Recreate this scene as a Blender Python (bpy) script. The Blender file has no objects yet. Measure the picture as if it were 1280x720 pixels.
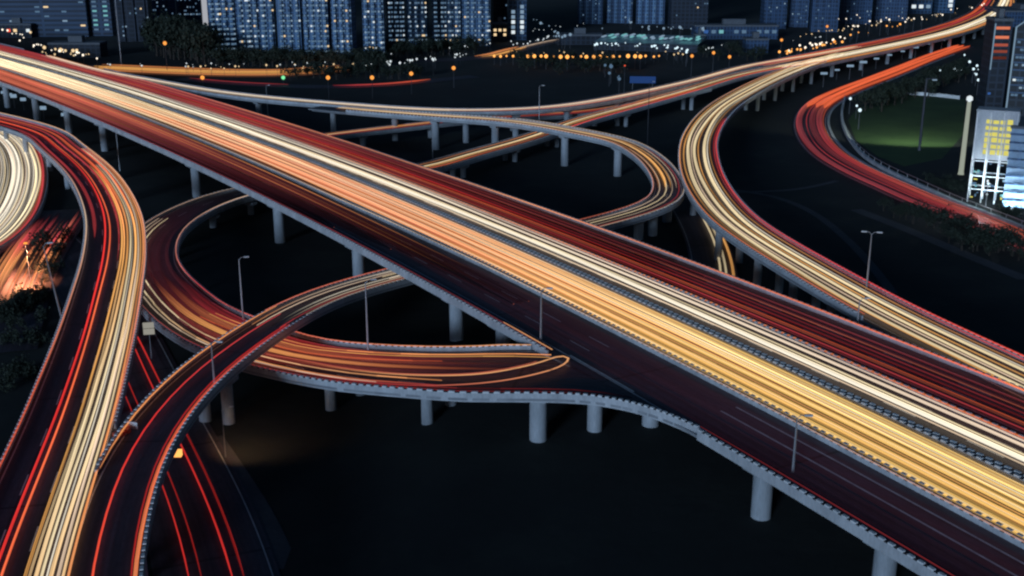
import bpy, math, random
from mathutils import Vector, Matrix
random.seed(11)
R = math.radians
scene = bpy.context.scene
col = scene.collection

# ------------------------------------------------------------------ camera
F, TH, HC = 1445.0, R(17.3), 78.0
cT, sT = math.cos(TH), math.sin(TH)
cam_d = bpy.data.cameras.new('camera'); cam = bpy.data.objects.new('camera', cam_d); col.objects.link(cam)
cam.location = (0, 0, HC); cam.rotation_euler = (R(90) - TH, 0, 0)
cam_d.sensor_width = 36; cam_d.lens = 36 * F / 1280; cam_d.clip_end = 9000; cam_d.clip_start = .5
scene.camera = cam

def un(x, y, z=0.0):
    """survey point: where the photograph's point lies on the level z"""
    u, v = (x - 640) / F, -(y - 360) / F
    d = Vector((u, cT + v * sT, -sT + v * cT)); t = (z - HC) / d.z
    return Vector((d.x * t, d.y * t, z))

# ------------------------------------------------------------------ tags and mesh helper
def tag(o, label=None, cat=None, group=None, kind=None):
    if label: o['label'] = label
    if cat: o['category'] = cat
    if group: o['group'] = group
    if kind: o['kind'] = kind
    return o
def empty(name, loc=(0, 0, 0), rz=0, **k):
    o = bpy.data.objects.new(name, None); col.objects.link(o); o.location = loc; o.rotation_euler = (0, 0, rz)
    o.empty_display_size = .5
    return tag(o, **k)
def link(name, me, parent=None):
    o = bpy.data.objects.new(name, me); col.objects.link(o)
    if parent: o.parent = parent
    return o
def copy_tree(o, parent=None):
    c = o.copy(); col.objects.link(c); c.parent = parent
    for ch in list(o.children): copy_tree(ch, c)
    return c
class MB:
    def __init__(s): s.v, s.f, s.uv, s.mi = [], [], [], []
    def face(s, pts, uv=None, mi=0):
        b = len(s.v); s.v += [tuple(p) for p in pts]; s.f.append(tuple(range(b, b + len(pts)))); s.uv.append(uv); s.mi.append(mi)
    def box(s, x0, x1, y0, y1, z0, z1, M=None, mi=0):
        p = [Vector(q) for q in ((x0,y0,z0),(x1,y0,z0),(x1,y1,z0),(x0,y1,z0),(x0,y0,z1),(x1,y0,z1),(x1,y1,z1),(x0,y1,z1))]
        if M: p = [M @ q for q in p]
        b = len(s.v); s.v += [tuple(q) for q in p]
        for f in ((3,2,1,0),(4,5,6,7),(0,1,5,4),(1,2,6,5),(2,3,7,6),(3,0,4,7)):
            s.f.append(tuple(b + i for i in f)); s.uv.append(None); s.mi.append(mi)
    def tube(s, rings, n=12, cap=True, mi=0):
        """rings: (x, y, z, r) stacked"""
        b = len(s.v)
        pts = [Vector(r[:3]) for r in rings]
        for i, r in enumerate(rings):
            d = (pts[min(i + 1, len(pts) - 1)] - pts[max(i - 1, 0)])
            d = d.normalized() if d.length > 1e-6 else Vector((0, 0, 1))
            a = d.cross(Vector((1, 0, 0)) if abs(d.x) < .8 else Vector((0, 1, 0))).normalized(); c = d.cross(a)
            for k in range(n):
                q = 2 * math.pi * k / n
                s.v.append(tuple(pts[i] + a * math.cos(q) * r[3] + c * math.sin(q) * r[3]))
        for i in range(len(rings) - 1):
            for k in range(n):
                s.f.append((b+i*n+k, b+i*n+(k+1) % n, b+(i+1)*n+(k+1) % n, b+(i+1)*n+k)); s.uv.append(None); s.mi.append(mi)
        if cap:
            s.f.append(tuple(b + k for k in range(n))[::-1]); s.uv.append(None); s.mi.append(mi)
            s.f.append(tuple(b + (len(rings)-1)*n + k for k in range(n))); s.uv.append(None); s.mi.append(mi)
    def mesh(s, name, mats, smooth=False):
        me = bpy.data.meshes.new(name); me.from_pydata(s.v, [], s.f)
        if any(u is not None for u in s.uv):
            ul = me.uv_layers.new(name='UVMap').data; k = 0
            for f, u in zip(s.f, s.uv):
                for j in range(len(f)):
                    ul[k].uv = u[j] if u else (0, 0); k += 1
        for m in (mats if isinstance(mats, (list, tuple)) else [mats]): me.materials.append(m)
        if any(s.mi): me.polygons.foreach_set('material_index', s.mi)
        if smooth: me.polygons.foreach_set('use_smooth', [True] * len(s.f))
        me.update(); return me
    def build(s, name, mats, parent=None, smooth=False): return link(name, s.mesh(name, mats, smooth), parent)

# ------------------------------------------------------------------ materials
def newmat(name):
    m = bpy.data.materials.new(name); m.use_nodes = True; nt = m.node_tree; nt.nodes.clear()
    out = nt.nodes.new('ShaderNodeOutputMaterial'); return m, nt, out
def N(nt, t, **k):
    n = nt.nodes.new(t)
    for a, b in k.items():
        if a in n.inputs: n.inputs[a].default_value = b
        else: setattr(n, a, b)
    return n
def rough(name, c1, c2, scale=.2, rough_=.85, coord='Object', c3=None, stretch=None, bump=0.0, metal=0.0):
    """two-tone noisy surface with finer grime on top"""
    m, nt, out = newmat(name); L = nt.links.new
    p = N(nt, 'ShaderNodeBsdfPrincipled', Roughness=rough_, Metallic=metal)
    tc = N(nt, 'ShaderNodeTexCoord'); mp = N(nt, 'ShaderNodeMapping')
    if stretch: mp.inputs['Scale'].default_value = stretch
    L(tc.outputs[coord], mp.inputs['Vector'])
    n1 = N(nt, 'ShaderNodeTexNoise', Scale=scale, Detail=8.0, Roughness=.65)
    L(mp.outputs[0], n1.inputs['Vector'])
    rp = N(nt, 'ShaderNodeValToRGB'); e = rp.color_ramp.elements
    e[0].position = .32; e[0].color = (*c1, 1); e[1].position = .68; e[1].color = (*c2, 1)
    if c3: x = e.new(.5); x.color = (*c3, 1)
    L(n1.outputs['Fac'], rp.inputs[0])
    n2 = N(nt, 'ShaderNodeTexNoise', Scale=scale * 14, Detail=4.0); L(mp.outputs[0], n2.inputs['Vector'])
    mx = N(nt, 'ShaderNodeMix', data_type='RGBA', blend_type='MULTIPLY'); mx.inputs[0].default_value = .5
    L(rp.outputs[0], mx.inputs[6]); L(n2.outputs['Color'], mx.inputs[7])
    rr = N(nt, 'ShaderNodeMapRange'); rr.inputs[3].default_value = .45; rr.inputs[4].default_value = 1.45
    L(n2.outputs['Fac'], rr.inputs[0])
    L(rr.outputs[0], mx.inputs[7]); L(mx.outputs[2], p.inputs['Base Color'])
    if bump:
        b = N(nt, 'ShaderNodeBump', Strength=bump, Distance=.2); L(n2.outputs['Fac'], b.inputs['Height']); L(b.outputs[0], p.inputs['Normal'])
    L(p.outputs[0], out.inputs[0]); return m
def plain(name, c, r=.6, metal=0.0): return rough(name, tuple(x*.8 for x in c), tuple(min(1, x*1.15) for x in c), .6, r, metal=metal)
def glow(name, c, s, sample=False):
    m, nt, out = newmat(name); e = N(nt, 'ShaderNodeEmission', Strength=s); e.inputs[0].default_value = (*c, 1)
    nt.links.new(e.outputs[0], out.inputs[0])
    m.cycles.emission_sampling = 'AUTO' if sample else 'NONE'
    return m

M = {}
M['asphalt'] = rough('asphalt', (.040, .030, .040), (.075, .056, .072), .35, .6, 'UV', stretch=(1, .06, 1), bump=.05)
def asphalt():
    m, nt, out = newmat('asphalt_worn'); L = nt.links.new
    p = N(nt, 'ShaderNodeBsdfPrincipled', Roughness=.6); uv = N(nt, 'ShaderNodeUVMap')
    def noise(sc, detail, stretch):
        mp = N(nt, 'ShaderNodeMapping'); mp.inputs['Scale'].default_value = stretch; L(uv.outputs[0], mp.inputs['Vector'])
        n = N(nt, 'ShaderNodeTexNoise', Scale=sc, Detail=detail, Roughness=.6); L(mp.outputs[0], n.inputs['Vector']); return n.outputs['Fac']
    def ramp(f, a, b, lo, hi):
        r = N(nt, 'ShaderNodeMapRange'); r.inputs[1].default_value = a; r.inputs[2].default_value = b; r.inputs[3].default_value = lo; r.inputs[4].default_value = hi; L(f, r.inputs[0]); return r.outputs[0]
    def mul(a, b):
        q = N(nt, 'ShaderNodeMath', operation='MULTIPLY'); L(a, q.inputs[0]); L(b, q.inputs[1]); return q.outputs[0]
    wheel = ramp(noise(1.1, 3, (1, .006, 1)), .35, .65, .62, 1.4); patch = ramp(noise(.09, 4, (1, .35, 1)), .42, .58, .75, 1.25); grit = ramp(noise(2.2, 5, (1, .3, 1)), .3, .7, .75, 1.25)
    sp = N(nt, 'ShaderNodeSeparateXYZ'); L(uv.outputs[0], sp.inputs[0])
    d = N(nt, 'ShaderNodeMath', operation='DIVIDE'); d.inputs[1].default_value = 36; L(sp.outputs[1], d.inputs[0])
    fr = N(nt, 'ShaderNodeMath', operation='FRACT'); L(d.outputs[0], fr.inputs[0]); joint = ramp(fr.outputs[0], .012, .016, .3, 1)
    v = mul(mul(wheel, patch), mul(grit, joint))
    mx_ = N(nt, 'ShaderNodeMix', data_type='RGBA', blend_type='MULTIPLY'); mx_.inputs[0].default_value = 1; mx_.inputs[6].default_value = (.056, .043, .056, 1); L(v, mx_.inputs[7])
    L(mx_.outputs[2], p.inputs['Base Color']); L(p.outputs[0], out.inputs[0]); return m
M['asphalt'] = asphalt()
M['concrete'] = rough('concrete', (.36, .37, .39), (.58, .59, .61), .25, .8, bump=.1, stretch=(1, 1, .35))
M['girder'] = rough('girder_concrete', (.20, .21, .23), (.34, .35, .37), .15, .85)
M['pier'] = rough('pier_concrete', (.26, .28, .30), (.48, .50, .53), .3, .85, stretch=(1, 1, .25), bump=.1)
M['paint'] = rough('road_paint', (.45, .45, .45), (.8, .8, .8), .8, .6, 'UV')
M['block'] = plain('barrier_block_paint', (.74, .74, .74), .5)
M['gap'] = plain('barrier_gap_rubber', (.035, .035, .04), .7)
M['steel'] = plain('galvanised_steel', (.42, .43, .45), .45, .6)
M['dark'] = plain('dark_metal', (.05, .05, .06), .5)
M['ground'] = rough('ground_grass', (.004, .007, .007), (.026, .030, .026), .03, .95, c3=(.009, .013, .013), bump=.3)
M['dirt'] = rough('path_dirt', (.05, .055, .065), (.09, .09, .10), .1, .95)
M['lawn'] = rough('lawn_turf', (.020, .055, .012), (.045, .095, .022), .06, .95)
M['leaf'] = rough('leaf', (.012, .020, .013), (.034, .045, .026), .5, .8)
M['bark'] = plain('bark', (.06, .045, .035), .9)

def trail_mat(name, stops, strength, keep=.25, sharp=1.0, length=1.0, fine=7.0, fade=0):
    """light of passing lamps: fine lines across (UV.x metres), slowly varying along (UV.y 0..1); what lies behind shows through by keep"""
    m, nt, out = newmat(name); L = nt.links.new
    uv = N(nt, 'ShaderNodeUVMap'); sp = N(nt, 'ShaderNodeSeparateXYZ'); L(uv.outputs[0], sp.inputs[0])
    rp = N(nt, 'ShaderNodeValToRGB'); e = rp.color_ramp.elements
    e[0].position, e[0].color = stops[0][0], (*stops[0][1], 1)
    if len(stops) == 1: e[1].position, e[1].color = 1, (*stops[0][1], 1)
    else: e[1].position, e[1].color = stops[-1][0], (*stops[-1][1], 1)
    for p_, c_ in stops[1:-1]: x = e.new(p_); x.color = (*c_, 1)
    L(sp.outputs[1], rp.inputs[0])
    cb = N(nt, 'ShaderNodeCombineXYZ')
    mx = N(nt, 'ShaderNodeMath', operation='MULTIPLY'); mx.inputs[1].default_value = fine; L(sp.outputs[0], mx.inputs[0])
    my = N(nt, 'ShaderNodeMath', operation='MULTIPLY'); my.inputs[1].default_value = length / 60; L(sp.outputs[1], my.inputs[0])
    oi = N(nt, 'ShaderNodeObjectInfo'); mz = N(nt, 'ShaderNodeMath', operation='MULTIPLY'); mz.inputs[1].default_value = 90; L(oi.outputs['Random'], mz.inputs[0])
    L(mx.outputs[0], cb.inputs[0]); L(my.outputs[0], cb.inputs[1]); L(mz.outputs[0], cb.inputs[2])
    n1 = N(nt, 'ShaderNodeTexNoise', Scale=.35, Detail=3.0, Roughness=.7); L(cb.outputs[0], n1.inputs['Vector'])
    mr = N(nt, 'ShaderNodeMapRange'); mr.inputs[1].default_value = .36; mr.inputs[2].default_value = .66
    mr.inputs[3].default_value = max(0.0, 1 - sharp); mr.inputs[4].default_value = 1 + sharp * .35; L(n1.outputs['Fac'], mr.inputs[0])
    ms = N(nt, 'ShaderNodeMath', operation='MULTIPLY'); ms.inputs[1].default_value = strength; L(mr.outputs[0], ms.inputs[0])
    if fade:
        for k_ in (1, -1) if fade == 2 else (-1,):
            f_ = N(nt, 'ShaderNodeMapRange', interpolation_type='SMOOTHSTEP'); f_.inputs[1].default_value = 0 if k_ > 0 else 1; f_.inputs[2].default_value = .35 if k_ > 0 else .55
            f_.inputs[3].default_value = 0; f_.inputs[4].default_value = 1; L(sp.outputs[1], f_.inputs[0])
            m2 = N(nt, 'ShaderNodeMath', operation='MULTIPLY'); L(ms.outputs[0], m2.inputs[0]); L(f_.outputs[0], m2.inputs[1]); ms = m2
    em = N(nt, 'ShaderNodeEmission'); L(rp.outputs[0], em.inputs[0]); L(ms.outputs[0], em.inputs[1])
    tr = N(nt, 'ShaderNodeBsdfTransparent'); k = keep ** .5; tr.inputs[0].default_value = (k, k, k, 1)
    ad = N(nt, 'ShaderNodeAddShader'); L(em.outputs[0], ad.inputs[0]); L(tr.outputs[0], ad.inputs[1]); L(ad.outputs[0], out.inputs[0])
    return m

# ------------------------------------------------------------------ roads as swept curves
class Road:
    def __init__(s, ctrl, ds=2.0, smooth=8):
        P = [un(c[0], c[1], c[2]) if len(c) == 3 else Vector(c[1:]) for c in ctrl]     # ('w', x, y, z) is a surveyed world point
        pts = []
        Q = [P[0] * 2 - P[1]] + P + [P[-1] * 2 - P[-2]]
        for i in range(1, len(Q) - 2):
            a, b, c, d = Q[i-1:i+3]
            n = max(2, int((c - b).length / 1.5))
            t0, t1 = 0, max(1e-3, (b - a).length ** .5); t2 = t1 + max(1e-3, (c - b).length ** .5); t3 = t2 + max(1e-3, (d - c).length ** .5)
            for k in range(n):
                t = t1 + (t2 - t1) * k / n
                A1 = a * ((t1-t)/(t1-t0)) + b * ((t-t0)/(t1-t0)); A2 = b * ((t2-t)/(t2-t1)) + c * ((t-t1)/(t2-t1)); A3 = c * ((t3-t)/(t3-t2)) + d * ((t-t2)/(t3-t2))
                B1 = A1 * ((t2-t)/(t2-t0)) + A2 * ((t-t0)/(t2-t0)); B2 = A2 * ((t3-t)/(t3-t1)) + A3 * ((t-t1)/(t3-t1))
                pts.append(B1 * ((t2-t)/(t2-t1)) + B2 * ((t-t1)/(t2-t1)))
        pts.append(P[-1])
        pts = s.resample(pts, ds)
        for _ in range(smooth * 3):
            pts = [pts[0]] + [(pts[i-1] + pts[i] * 2 + pts[i+1]) / 4 for i in range(1, len(pts) - 1)] + [pts[-1]]
        s.finish(s.resample(pts, ds))
    def resample(s, pts, ds):
        out = [pts[0].copy()]; acc = 0
        for a, b in zip(pts, pts[1:]):
            l = (b - a).length
            while acc + l >= ds:
                a = a + (b - a) * ((ds - acc) / l); out.append(a.copy()); l = (b - a).length; acc = 0
                if l < 1e-9: break
            acc += l
        return out
    def finish(s, pts):
        s.p = pts; s.s = [0.0]
        for a, b in zip(pts, pts[1:]): s.s.append(s.s[-1] + (b - a).length)
        s.len = s.s[-1]; s.n = []
        for i in range(len(pts)):
            d = pts[min(i+1, len(pts)-1)] - pts[max(i-1, 0)]; d.z = 0; d.normalize(); s.n.append(Vector((-d.y, d.x, 0)))
    def at(s, t, off=0.0, dz=0.0):
        t = min(max(t, 0), s.len - 1e-4); i = min(int(t / s.len * (len(s.p) - 1)), len(s.p) - 2)
        while s.s[i] > t: i -= 1
        while s.s[i+1] < t: i += 1
        k = (t - s.s[i]) / (s.s[i+1] - s.s[i])
        n = (s.n[i] * (1-k) + s.n[i+1] * k).normalized()
        return s.p[i] * (1-k) + s.p[i+1] * k + n * off + Vector((0, 0, dz)), n
    def near(s, x, y, z=None):
        """chainage whose point is nearest to the surveyed point"""
        w = un(x, y, z if z is not None else s.p[0].z)
        for _ in range(3):
            i = min(range(len(s.p)), key=lambda j: (s.p[j].xy - w.xy).length)
            if z is not None: break
            w = un(x, y, s.p[i].z)
        return s.s[i]
def fval(f, s): return f(s) if callable(f) else f
def interp(tab):
    def g(s):
        if s <= tab[0][0]: return tab[0][1]
        for (a, x), (b, y) in zip(tab, tab[1:]):
            if s <= b: return x + (y - x) * (s - a) / (b - a)
        return tab[-1][1]
    return g
def stations(r, s0, s1, step):
    n = max(1, int(math.ceil((s1 - s0) / step))); return [s0 + (s1 - s0) * i / n for i in range(n + 1)]
def sweep(r, prof, s0, s1, step, closed=True, lo=0, mb=None, uvy=None):
    """prof: list of (offset or function of s, dz)"""
    mb = mb or MB(); S = stations(r, s0, s1, step); np_ = len(prof); b = len(mb.v)
    for s in S:
        for o, dz in prof: mb.v.append(tuple(r.at(s, fval(o, s), fval(dz, s))[0]))
    for i in range(len(S) - 1):
        for k in range(np_ if closed else np_ - 1):
            k2 = (k + 1) % np_
            mb.f.append((b+i*np_+k, b+i*np_+k2, b+(i+1)*np_+k2, b+(i+1)*np_+k))
            o1, o2 = fval(prof[k][0], S[i]), fval(prof[k2][0], S[i])
            y0, y1 = (S[i], S[i+1]) if not uvy else (uvy(S[i]), uvy(S[i+1]))
            mb.uv.append([(o1, y0), (o2, y0), (o2, y1), (o1, y1)]); mb.mi.append(0)
    if closed:
        for e, rev in ((0, False), (len(S) - 1, True)):
            f = [b + e*np_ + k for k in range(np_)]
            mb.f.append(tuple(f[::-1] if rev else f)); mb.uv.append([(0, 0)] * np_); mb.mi.append(0)
    return mb
def parapet(r, off, s0, s1, parent, name='parapet', step=4, blocks=True, h=.72, w=.30, period=1.45, drop=.75):
    """concrete barrier with pale blocks along its top"""
    if callable(off): a, b = (lambda s: off(s) - w/2), (lambda s: off(s) + w/2)
    else: a, b = off - w/2, off + w/2
    o = sweep(r, [(a, -drop), (b, -drop), (b, h), (a, h)][::-1], s0, s1, step).build(name, M['concrete'], parent)
    if blocks:
        st = [(s0 + .2, .05)]; q = s0 + .6; k_ = period * .27
        while q < s1 - 1: st += [(q - k_ - .03, .04), (q - k_, .20), (q + k_, .20), (q + k_ + .03, .04)]; q += period
        mb = MB(); W_ = w * .66
        for q, hh in st:
            for o_, z_ in ((-W_, h - .03), (W_, h - .03), (W_, h + hh), (-W_, h + hh)): mb.v.append(tuple(r.at(q, fval(off, q) + o_, z_)[0]))
        for i in range(len(st) - 1):
            for k in (1, 2, 3): mb.f.append((i*4+k, i*4+(k+1) % 4, (i+1)*4+(k+1) % 4, (i+1)*4+k)); mb.uv.append(None); mb.mi.append(1 if i % 4 == 0 else 0)
        if mb.f: mb.build('barrier_block_row', [M['block'], M['gap']], o)
    return o
def lane_line(r, off, s0, s1, parent, dash=None, w=.18):
    mb = MB(); off_a = (lambda s: fval(off, s) - w/2); off_b = (lambda s: fval(off, s) + w/2)
    if not dash: sweep(r, [(off_b, .02), (off_a, .02)], s0, s1, 2, False, mb=mb)
    else:
        st = []; q = s0
        while q < s1 - sum(dash): st += [q, q + dash[0]]; q += sum(dash)
        for q in st:
            for o_ in (off_b, off_a): mb.v.append(tuple(r.at(q, o_(q), .02)[0]))
        for i in range(len(st) - 1): mb.f.append((i*2, i*2+1, i*2+3, i*2+2)); mb.uv.append([(0, 0)] * 4); mb.mi.append(i % 2)
    if mb.f: mb.build('lane_line', [M['paint'], M['asphalt']] if dash else M['paint'], parent)
def deck(r, lo, hi, s0, s1, parent, depth=1.5, step=4, inset=.18):
    L_, H_ = (lambda s: fval(lo, s)), (lambda s: fval(hi, s))
    a = lambda k: (lambda s: L_(s) + (H_(s) - L_(s)) * k)
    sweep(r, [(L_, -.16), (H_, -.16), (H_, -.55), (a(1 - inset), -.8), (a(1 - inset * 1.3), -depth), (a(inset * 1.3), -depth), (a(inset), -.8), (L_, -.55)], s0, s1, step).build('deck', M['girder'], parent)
    e = .3; c_ = lambda k: (lambda s: H_(s) - e + (L_(s) - H_(s) + 2 * e) * k)
    sweep(r, [(c_(k / 8), 0) for k in range(9)], s0, s1, step / 2, False).build('road_surface', M['asphalt'], parent)
def pier(r, s, off, parent, depth=1.5, rad=1.1, cap=True, capw=4.0, z0=-.6):
    p, n = r.at(s, off, -depth); d = Vector((n.y, -n.x, 0)); ht = p.z
    if ht < 1.5: return
    mb = MB(); ct = .9 if cap else 0
    mb.tube([(p.x, p.y, z0, rad), (p.x, p.y, .25, rad), (p.x, p.y, ht - ct - .6, rad), (p.x, p.y, ht - ct, rad * 1.06)], 20)
    o = mb.build('pier', M['pier'], parent); 
    for f in o.data.polygons: f.use_smooth = len(f.vertices) == 4
    if cap:
        m2 = MB(); mt = Matrix(((d.x, n.x, 0, p.x), (d.y, n.y, 0, p.y), (0, 0, 1, p.z), (0, 0, 0, 1)))
        m2.box(-rad*1.05, rad*1.05, -capw/2, capw/2, -.55, .06, mt); m2.box(-rad*.95, rad*.95, -capw*.38, capw*.38, -.9, -.548, mt)
        m2.build('pier_cap', M['pier'], o)

# ---- light trails
trail_count = [0]
COLS = {
 'cream': (1.0, .80, .48), 'white': (1.0, .90, .72), 'gold': (1.0, .60, .17), 'orange': (1.0, .36, .12), 'amber': (1.0, .47, .13),
 'hot': (2.0, 1.62, 1.02), 'peach': (1.0, .47, .20), 'coral': (.85, .19, .11), 'maroon': (.34, .055, .07),
 'red': (.80, .035, .03), 'rose': (.72, .07, .08), 'deep': (.42, .03, .035), 'redorange': (1.0, .16, .06), 'pale': (.95, .70, .50)}
mats_cache = {}
def tmat(c, strength, keep, sharp, length, fine, fade=0):
    key = (str(c), strength, keep, sharp, round(length / 100), fine, fade)
    if key not in mats_cache:
        stops = [(0, COLS[c])] if isinstance(c, str) else [(p, COLS[k]) for p, k in c]
        mats_cache[key] = trail_mat('lamp_light_%s' % (c if isinstance(c, str) else '_'.join(k for _, k in c)), stops, strength, keep, sharp, length, fine, fade)
    return mats_cache[key]
def trail(r, label, streaks, s0, s1, name='headlight_trail', h=.75, step=6, group=None):
    """one lane's light: an Empty with one mesh per streak (offset, width, colour, strength, [keep, sharp, start, end])"""
    mid, _ = r.at((s0 + s1) / 2); root = empty(name, (0, 0, 0), label=label, cat='light trail', group=group)
    for st in streaks:
        off, w, c, g = st[:4]; o = st[4] if len(st) > 4 else {}
        a, b = o.get('a', s0), o.get('b', s1); ln = max(1, b - a)
        wob = random.uniform(0, 6.28); amp = min(.25, w * .3)
        tp = o.get('taper', 12)
        def hw(s): return .5 * w * max(.08, min(1, (s - a) / tp + .1, (b - s) / tp + .1))
        def c_(s): return fval(off, s) + amp * math.sin(s / 37 + wob) + amp * .5 * math.sin(s / 17 + 2 * wob)
        hh = h + random.uniform(-.12, .12)
        mb = sweep(r, [(lambda s: c_(s) - hw(s), hh), (lambda s: c_(s) - hw(s)*.5, hh - .07), (lambda s: c_(s) + hw(s)*.5, hh - .07), (lambda s: c_(s) + hw(s), hh), (lambda s: c_(s) + hw(s)*.5, hh + .07), (lambda s: c_(s) - hw(s)*.5, hh + .07)],
                   a, b, step, uvy=lambda s: (s - a) / ln)
        mb.build('streak', tmat(c, g, o.get('keep', .3), o.get('sharp', .8), ln, o.get('fine', 7.0), o.get('fade', 0)), root)
    return root

# ================================================================== SETTING
def sheet(name, poly, z, m, kind='structure', label=None, cat=None):
    mb = MB(); mb.face([(p[0], p[1], z) for p in poly]); o = mb.build(name, M[m]); tag(o, label, cat, None, kind); return o
def sm(v, a, b): q = min(1, max(0, (v - a) / (b - a))); return q * q * (3 - 2 * q)
def ground_z(x, y): return 2.7 * sm(y, 232, 196) * sm(x, -30, -8) * sm(x, 400, 160)
gx = [-6000, -1500, -300, -60] + [-34 + 3 * i for i in range(14)] + [20, 60, 110, 160, 220, 300, 400, 1500, 6000]; gy = [-200, 0, 60, 120, 170] + [194 + 3 * i for i in range(14)] + [260, 400, 1200, 9000]
mb = MB(); mb.v = [(x, y, ground_z(x, y)) for y in gy for x in gx]; nx = len(gx)
for j in range(len(gy) - 1):
    for i in range(nx - 1): mb.f.append((j*nx+i, j*nx+i+1, (j+1)*nx+i+1, (j+1)*nx+i)); mb.uv.append(None); mb.mi.append(0)
g = mb.build('ground', M['ground'], None, True); tag(g, kind='structure')

# ---- main viaduct: axis along the median barrier
hd = R(147); dv = Vector((math.sin(hd), math.cos(hd), 0)); nv = Vector((-dv.y, dv.x, 0)); O = Vector((0, 230, 12))
def axis(t): return -5.8089e-8*t**3 - 1.94106e-4*t*t - 3.62621e-2*t + 6.6863
T0 = -760
main = Road.__new__(Road)
main.finish(main.resample([O + dv*t + nv*axis(t) for t in range(T0, 236, 2)], 2.0))
def mt(t):
    w = O + dv*t + nv*axis(t); return main.s[min(range(len(main.p)), key=lambda j: (main.p[j] - w).length)]
def mx(x, y): return main.near(x, y, 12)
lenM = main.len
s_gore, s_m2 = mx(700, 440), mx(868, 538)
near_w = interp([(0, -31), (mt(-200), -31), (s_gore, -29.2), (s_m2, -27.3), (lenM, -27.3)])
far_w = interp([(0, 25), (mt(-260), 21.5), (mt(-100), 22.5), (mt(0), 24), (lenM, 24)])
V1 = empty('viaduct', label='widest straight viaduct crossing the whole picture with many lanes of light', cat='viaduct')
deck(main, near_w, far_w, 0, lenM, V1, 1.7, 8, .06)
parapet(main, near_w, 0, s_gore, V1, step=8)
parapet(main, near_w, s_m2 + 1, lenM, V1, step=8)
s_n0, s_n1 = mx(40, 62), mx(165, 101)
parapet(main, far_w, 0, s_n0, V1, step=8, blocks=False)
parapet(main, far_w, s_n1, lenM, V1, step=8)
b1 = interp([(0, -15.2), (mt(-70), -15), (mt(0), -13.9), (lenM, -13.9)])
parapet(main, b1, 0, lenM, V1, 'lane_barrier', 8, drop=0)
parapet(main, 0.0, 0, lenM, V1, 'median_barrier', 8, drop=0)
parapet(main, lambda s: b1(s) + .9, mt(-70), lenM, V1, 'lane_barrier', 8, drop=0)
parapet(main, -.9, mt(-250), lenM, V1, 'median_barrier', 8, drop=0)
parapet(main, 9.7, 0, lenM, V1, 'lane_barrier', 8, h=.6, drop=0)
for o_ in (12.2, 15.6, 19.0, 3.4, 6.8): lane_line(main, o_, 0, lenM, V1, None if o_ in (12.2,) else (6, 9))
for o_ in (-4.6, -8.2, -11.6): lane_line(main, o_, 0, lenM, V1, (6, 9))
for o_ in (-18.6, -22.4): lane_line(main, o_, 0, mt(70), V1, (6, 9), .15)
lane_line(main, -26.6, 0, lenM, V1, None, .2)
lane_line(main, -16.6, mx(918, 512), lenM, V1, None, .3); lane_line(main, -19.4, mx(911, 514), lenM, V1, None, .3)
lane_line(main, -26.2, mx(718, 443), mx(800, 490), V1, None, .35)
bents = [mx(1075, 668) , mx(920, 575), mx(748, 480), mx(600, 400), mx(537, 366), mx(418, 300), mx(320, 250), mx(215, 201), mx(105, 150)]
bents += [bents[-1] - 45 * k for k in range(1, 8)]
for s in bents:
    if s < 5: continue
    for off in (-24.5, -8, 8, 19): pier(main, s, near_w(s) + (4.2 if s != bents[2] else 10) if off == -24.5 else off, V1, 1.7, 1.35 if off == -24.5 else 1.2, True, 5)

# ---- the other roads (surveyed points)
W = Road([('w',-330,530,9),('w',-262,488,9),('w',-207,445,9),('w',-164.7,403,9),('w',-147.4,375,9),('w',-127,340,9),('w',-113.5,313,9),('w',-98,276.6,9),('w',-86.8,242.6,9),('w',-79.6,216,9),('w',-73.2,191.5,9),('w',-68.5,172,9),('w',-64.4,154.4,9),('w',-62,143,9),('w',-55.5,113,9),('w',-49,88,9),('w',-41,60,9)])
NR = Road([(395,133.5,12),(430,137,12),(526,145,12),(627,152,12),(680,159,12),(727,168,11.8),(774,178,11),(808,196,10),(829,218,9),(836,238,8.5),(829,254,8),(795,268,7),(750,280,6),(715,289,5.5),('w',-18,247,5.6),('w',-34.6,224,7.2),('w',-41.6,204.3,9),('w',-46.8,185.5,9.5),('w',-50,170.2,9.5),('w',-51.2,156.6,9.5),('w',-51.1,146.4,9.5),('w',-50.2,136,9.4),('w',-45.8,113.6,9.2),('w',-38,88,9.03),('w',-30,62,9.03)], smooth=5)
def merge_points():
    o = [un(x, y, 12) for x, y in ((600, 497), (680, 495), (744, 500), (801, 510), (855, 530), (905, 557), (960, 590))]; out_ = []
    for i, hw in ((1, 10.2), (2, 9.6), (3, 9.0), (4, 8.6), (5, 8.4)):
        d = (o[i+1] - o[i-1]).normalized(); c = o[i] + Vector((-d.y, d.x, 0)) * hw; out_.append(('w', c.x, c.y, 11.8 if i == 1 else 11.975))
    return out_
MERGE = merge_points()
L = Road([(1045,74,9.05),(934,93,9.05),(855,116,8),(781,137,6.5),(727,152,5.8),(657,176,5.5),(593,194,5.5),(522,213,5.5),('w',-58,343,5.2),('w',-80,321,5),('w',-88.5,288,4.8),('w',-83,254,4.5),('w',-69,226,4.3),('w',-61.5,215,4.2),('w',-50.6,203.2,4.4),('w',-40.9,193.4,5.2),('w',-22.5,179.8,8),('w',-10.3,172.6,10.3),('w',-5.5,170.3,11.0)] + MERGE, smooth=4)
S = Road([('w',190,672,9.1),('w',144,593,9.1),('w',108.6,521,9.1),('w',82.5,457,9.3),('w',65.1,395,9.8),('w',57,349,10.3),('w',52.8,304,10.8),('w',52.9,268,11.2),('w',55.6,248,11.4),('w',60.8,222,11.8),('w',67.4,195,12.03),('w',77.5,166,12.03),('w',88,138,12.03),('w',99,110,12.03),('w',110,82,12.03)], smooth=5)
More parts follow.
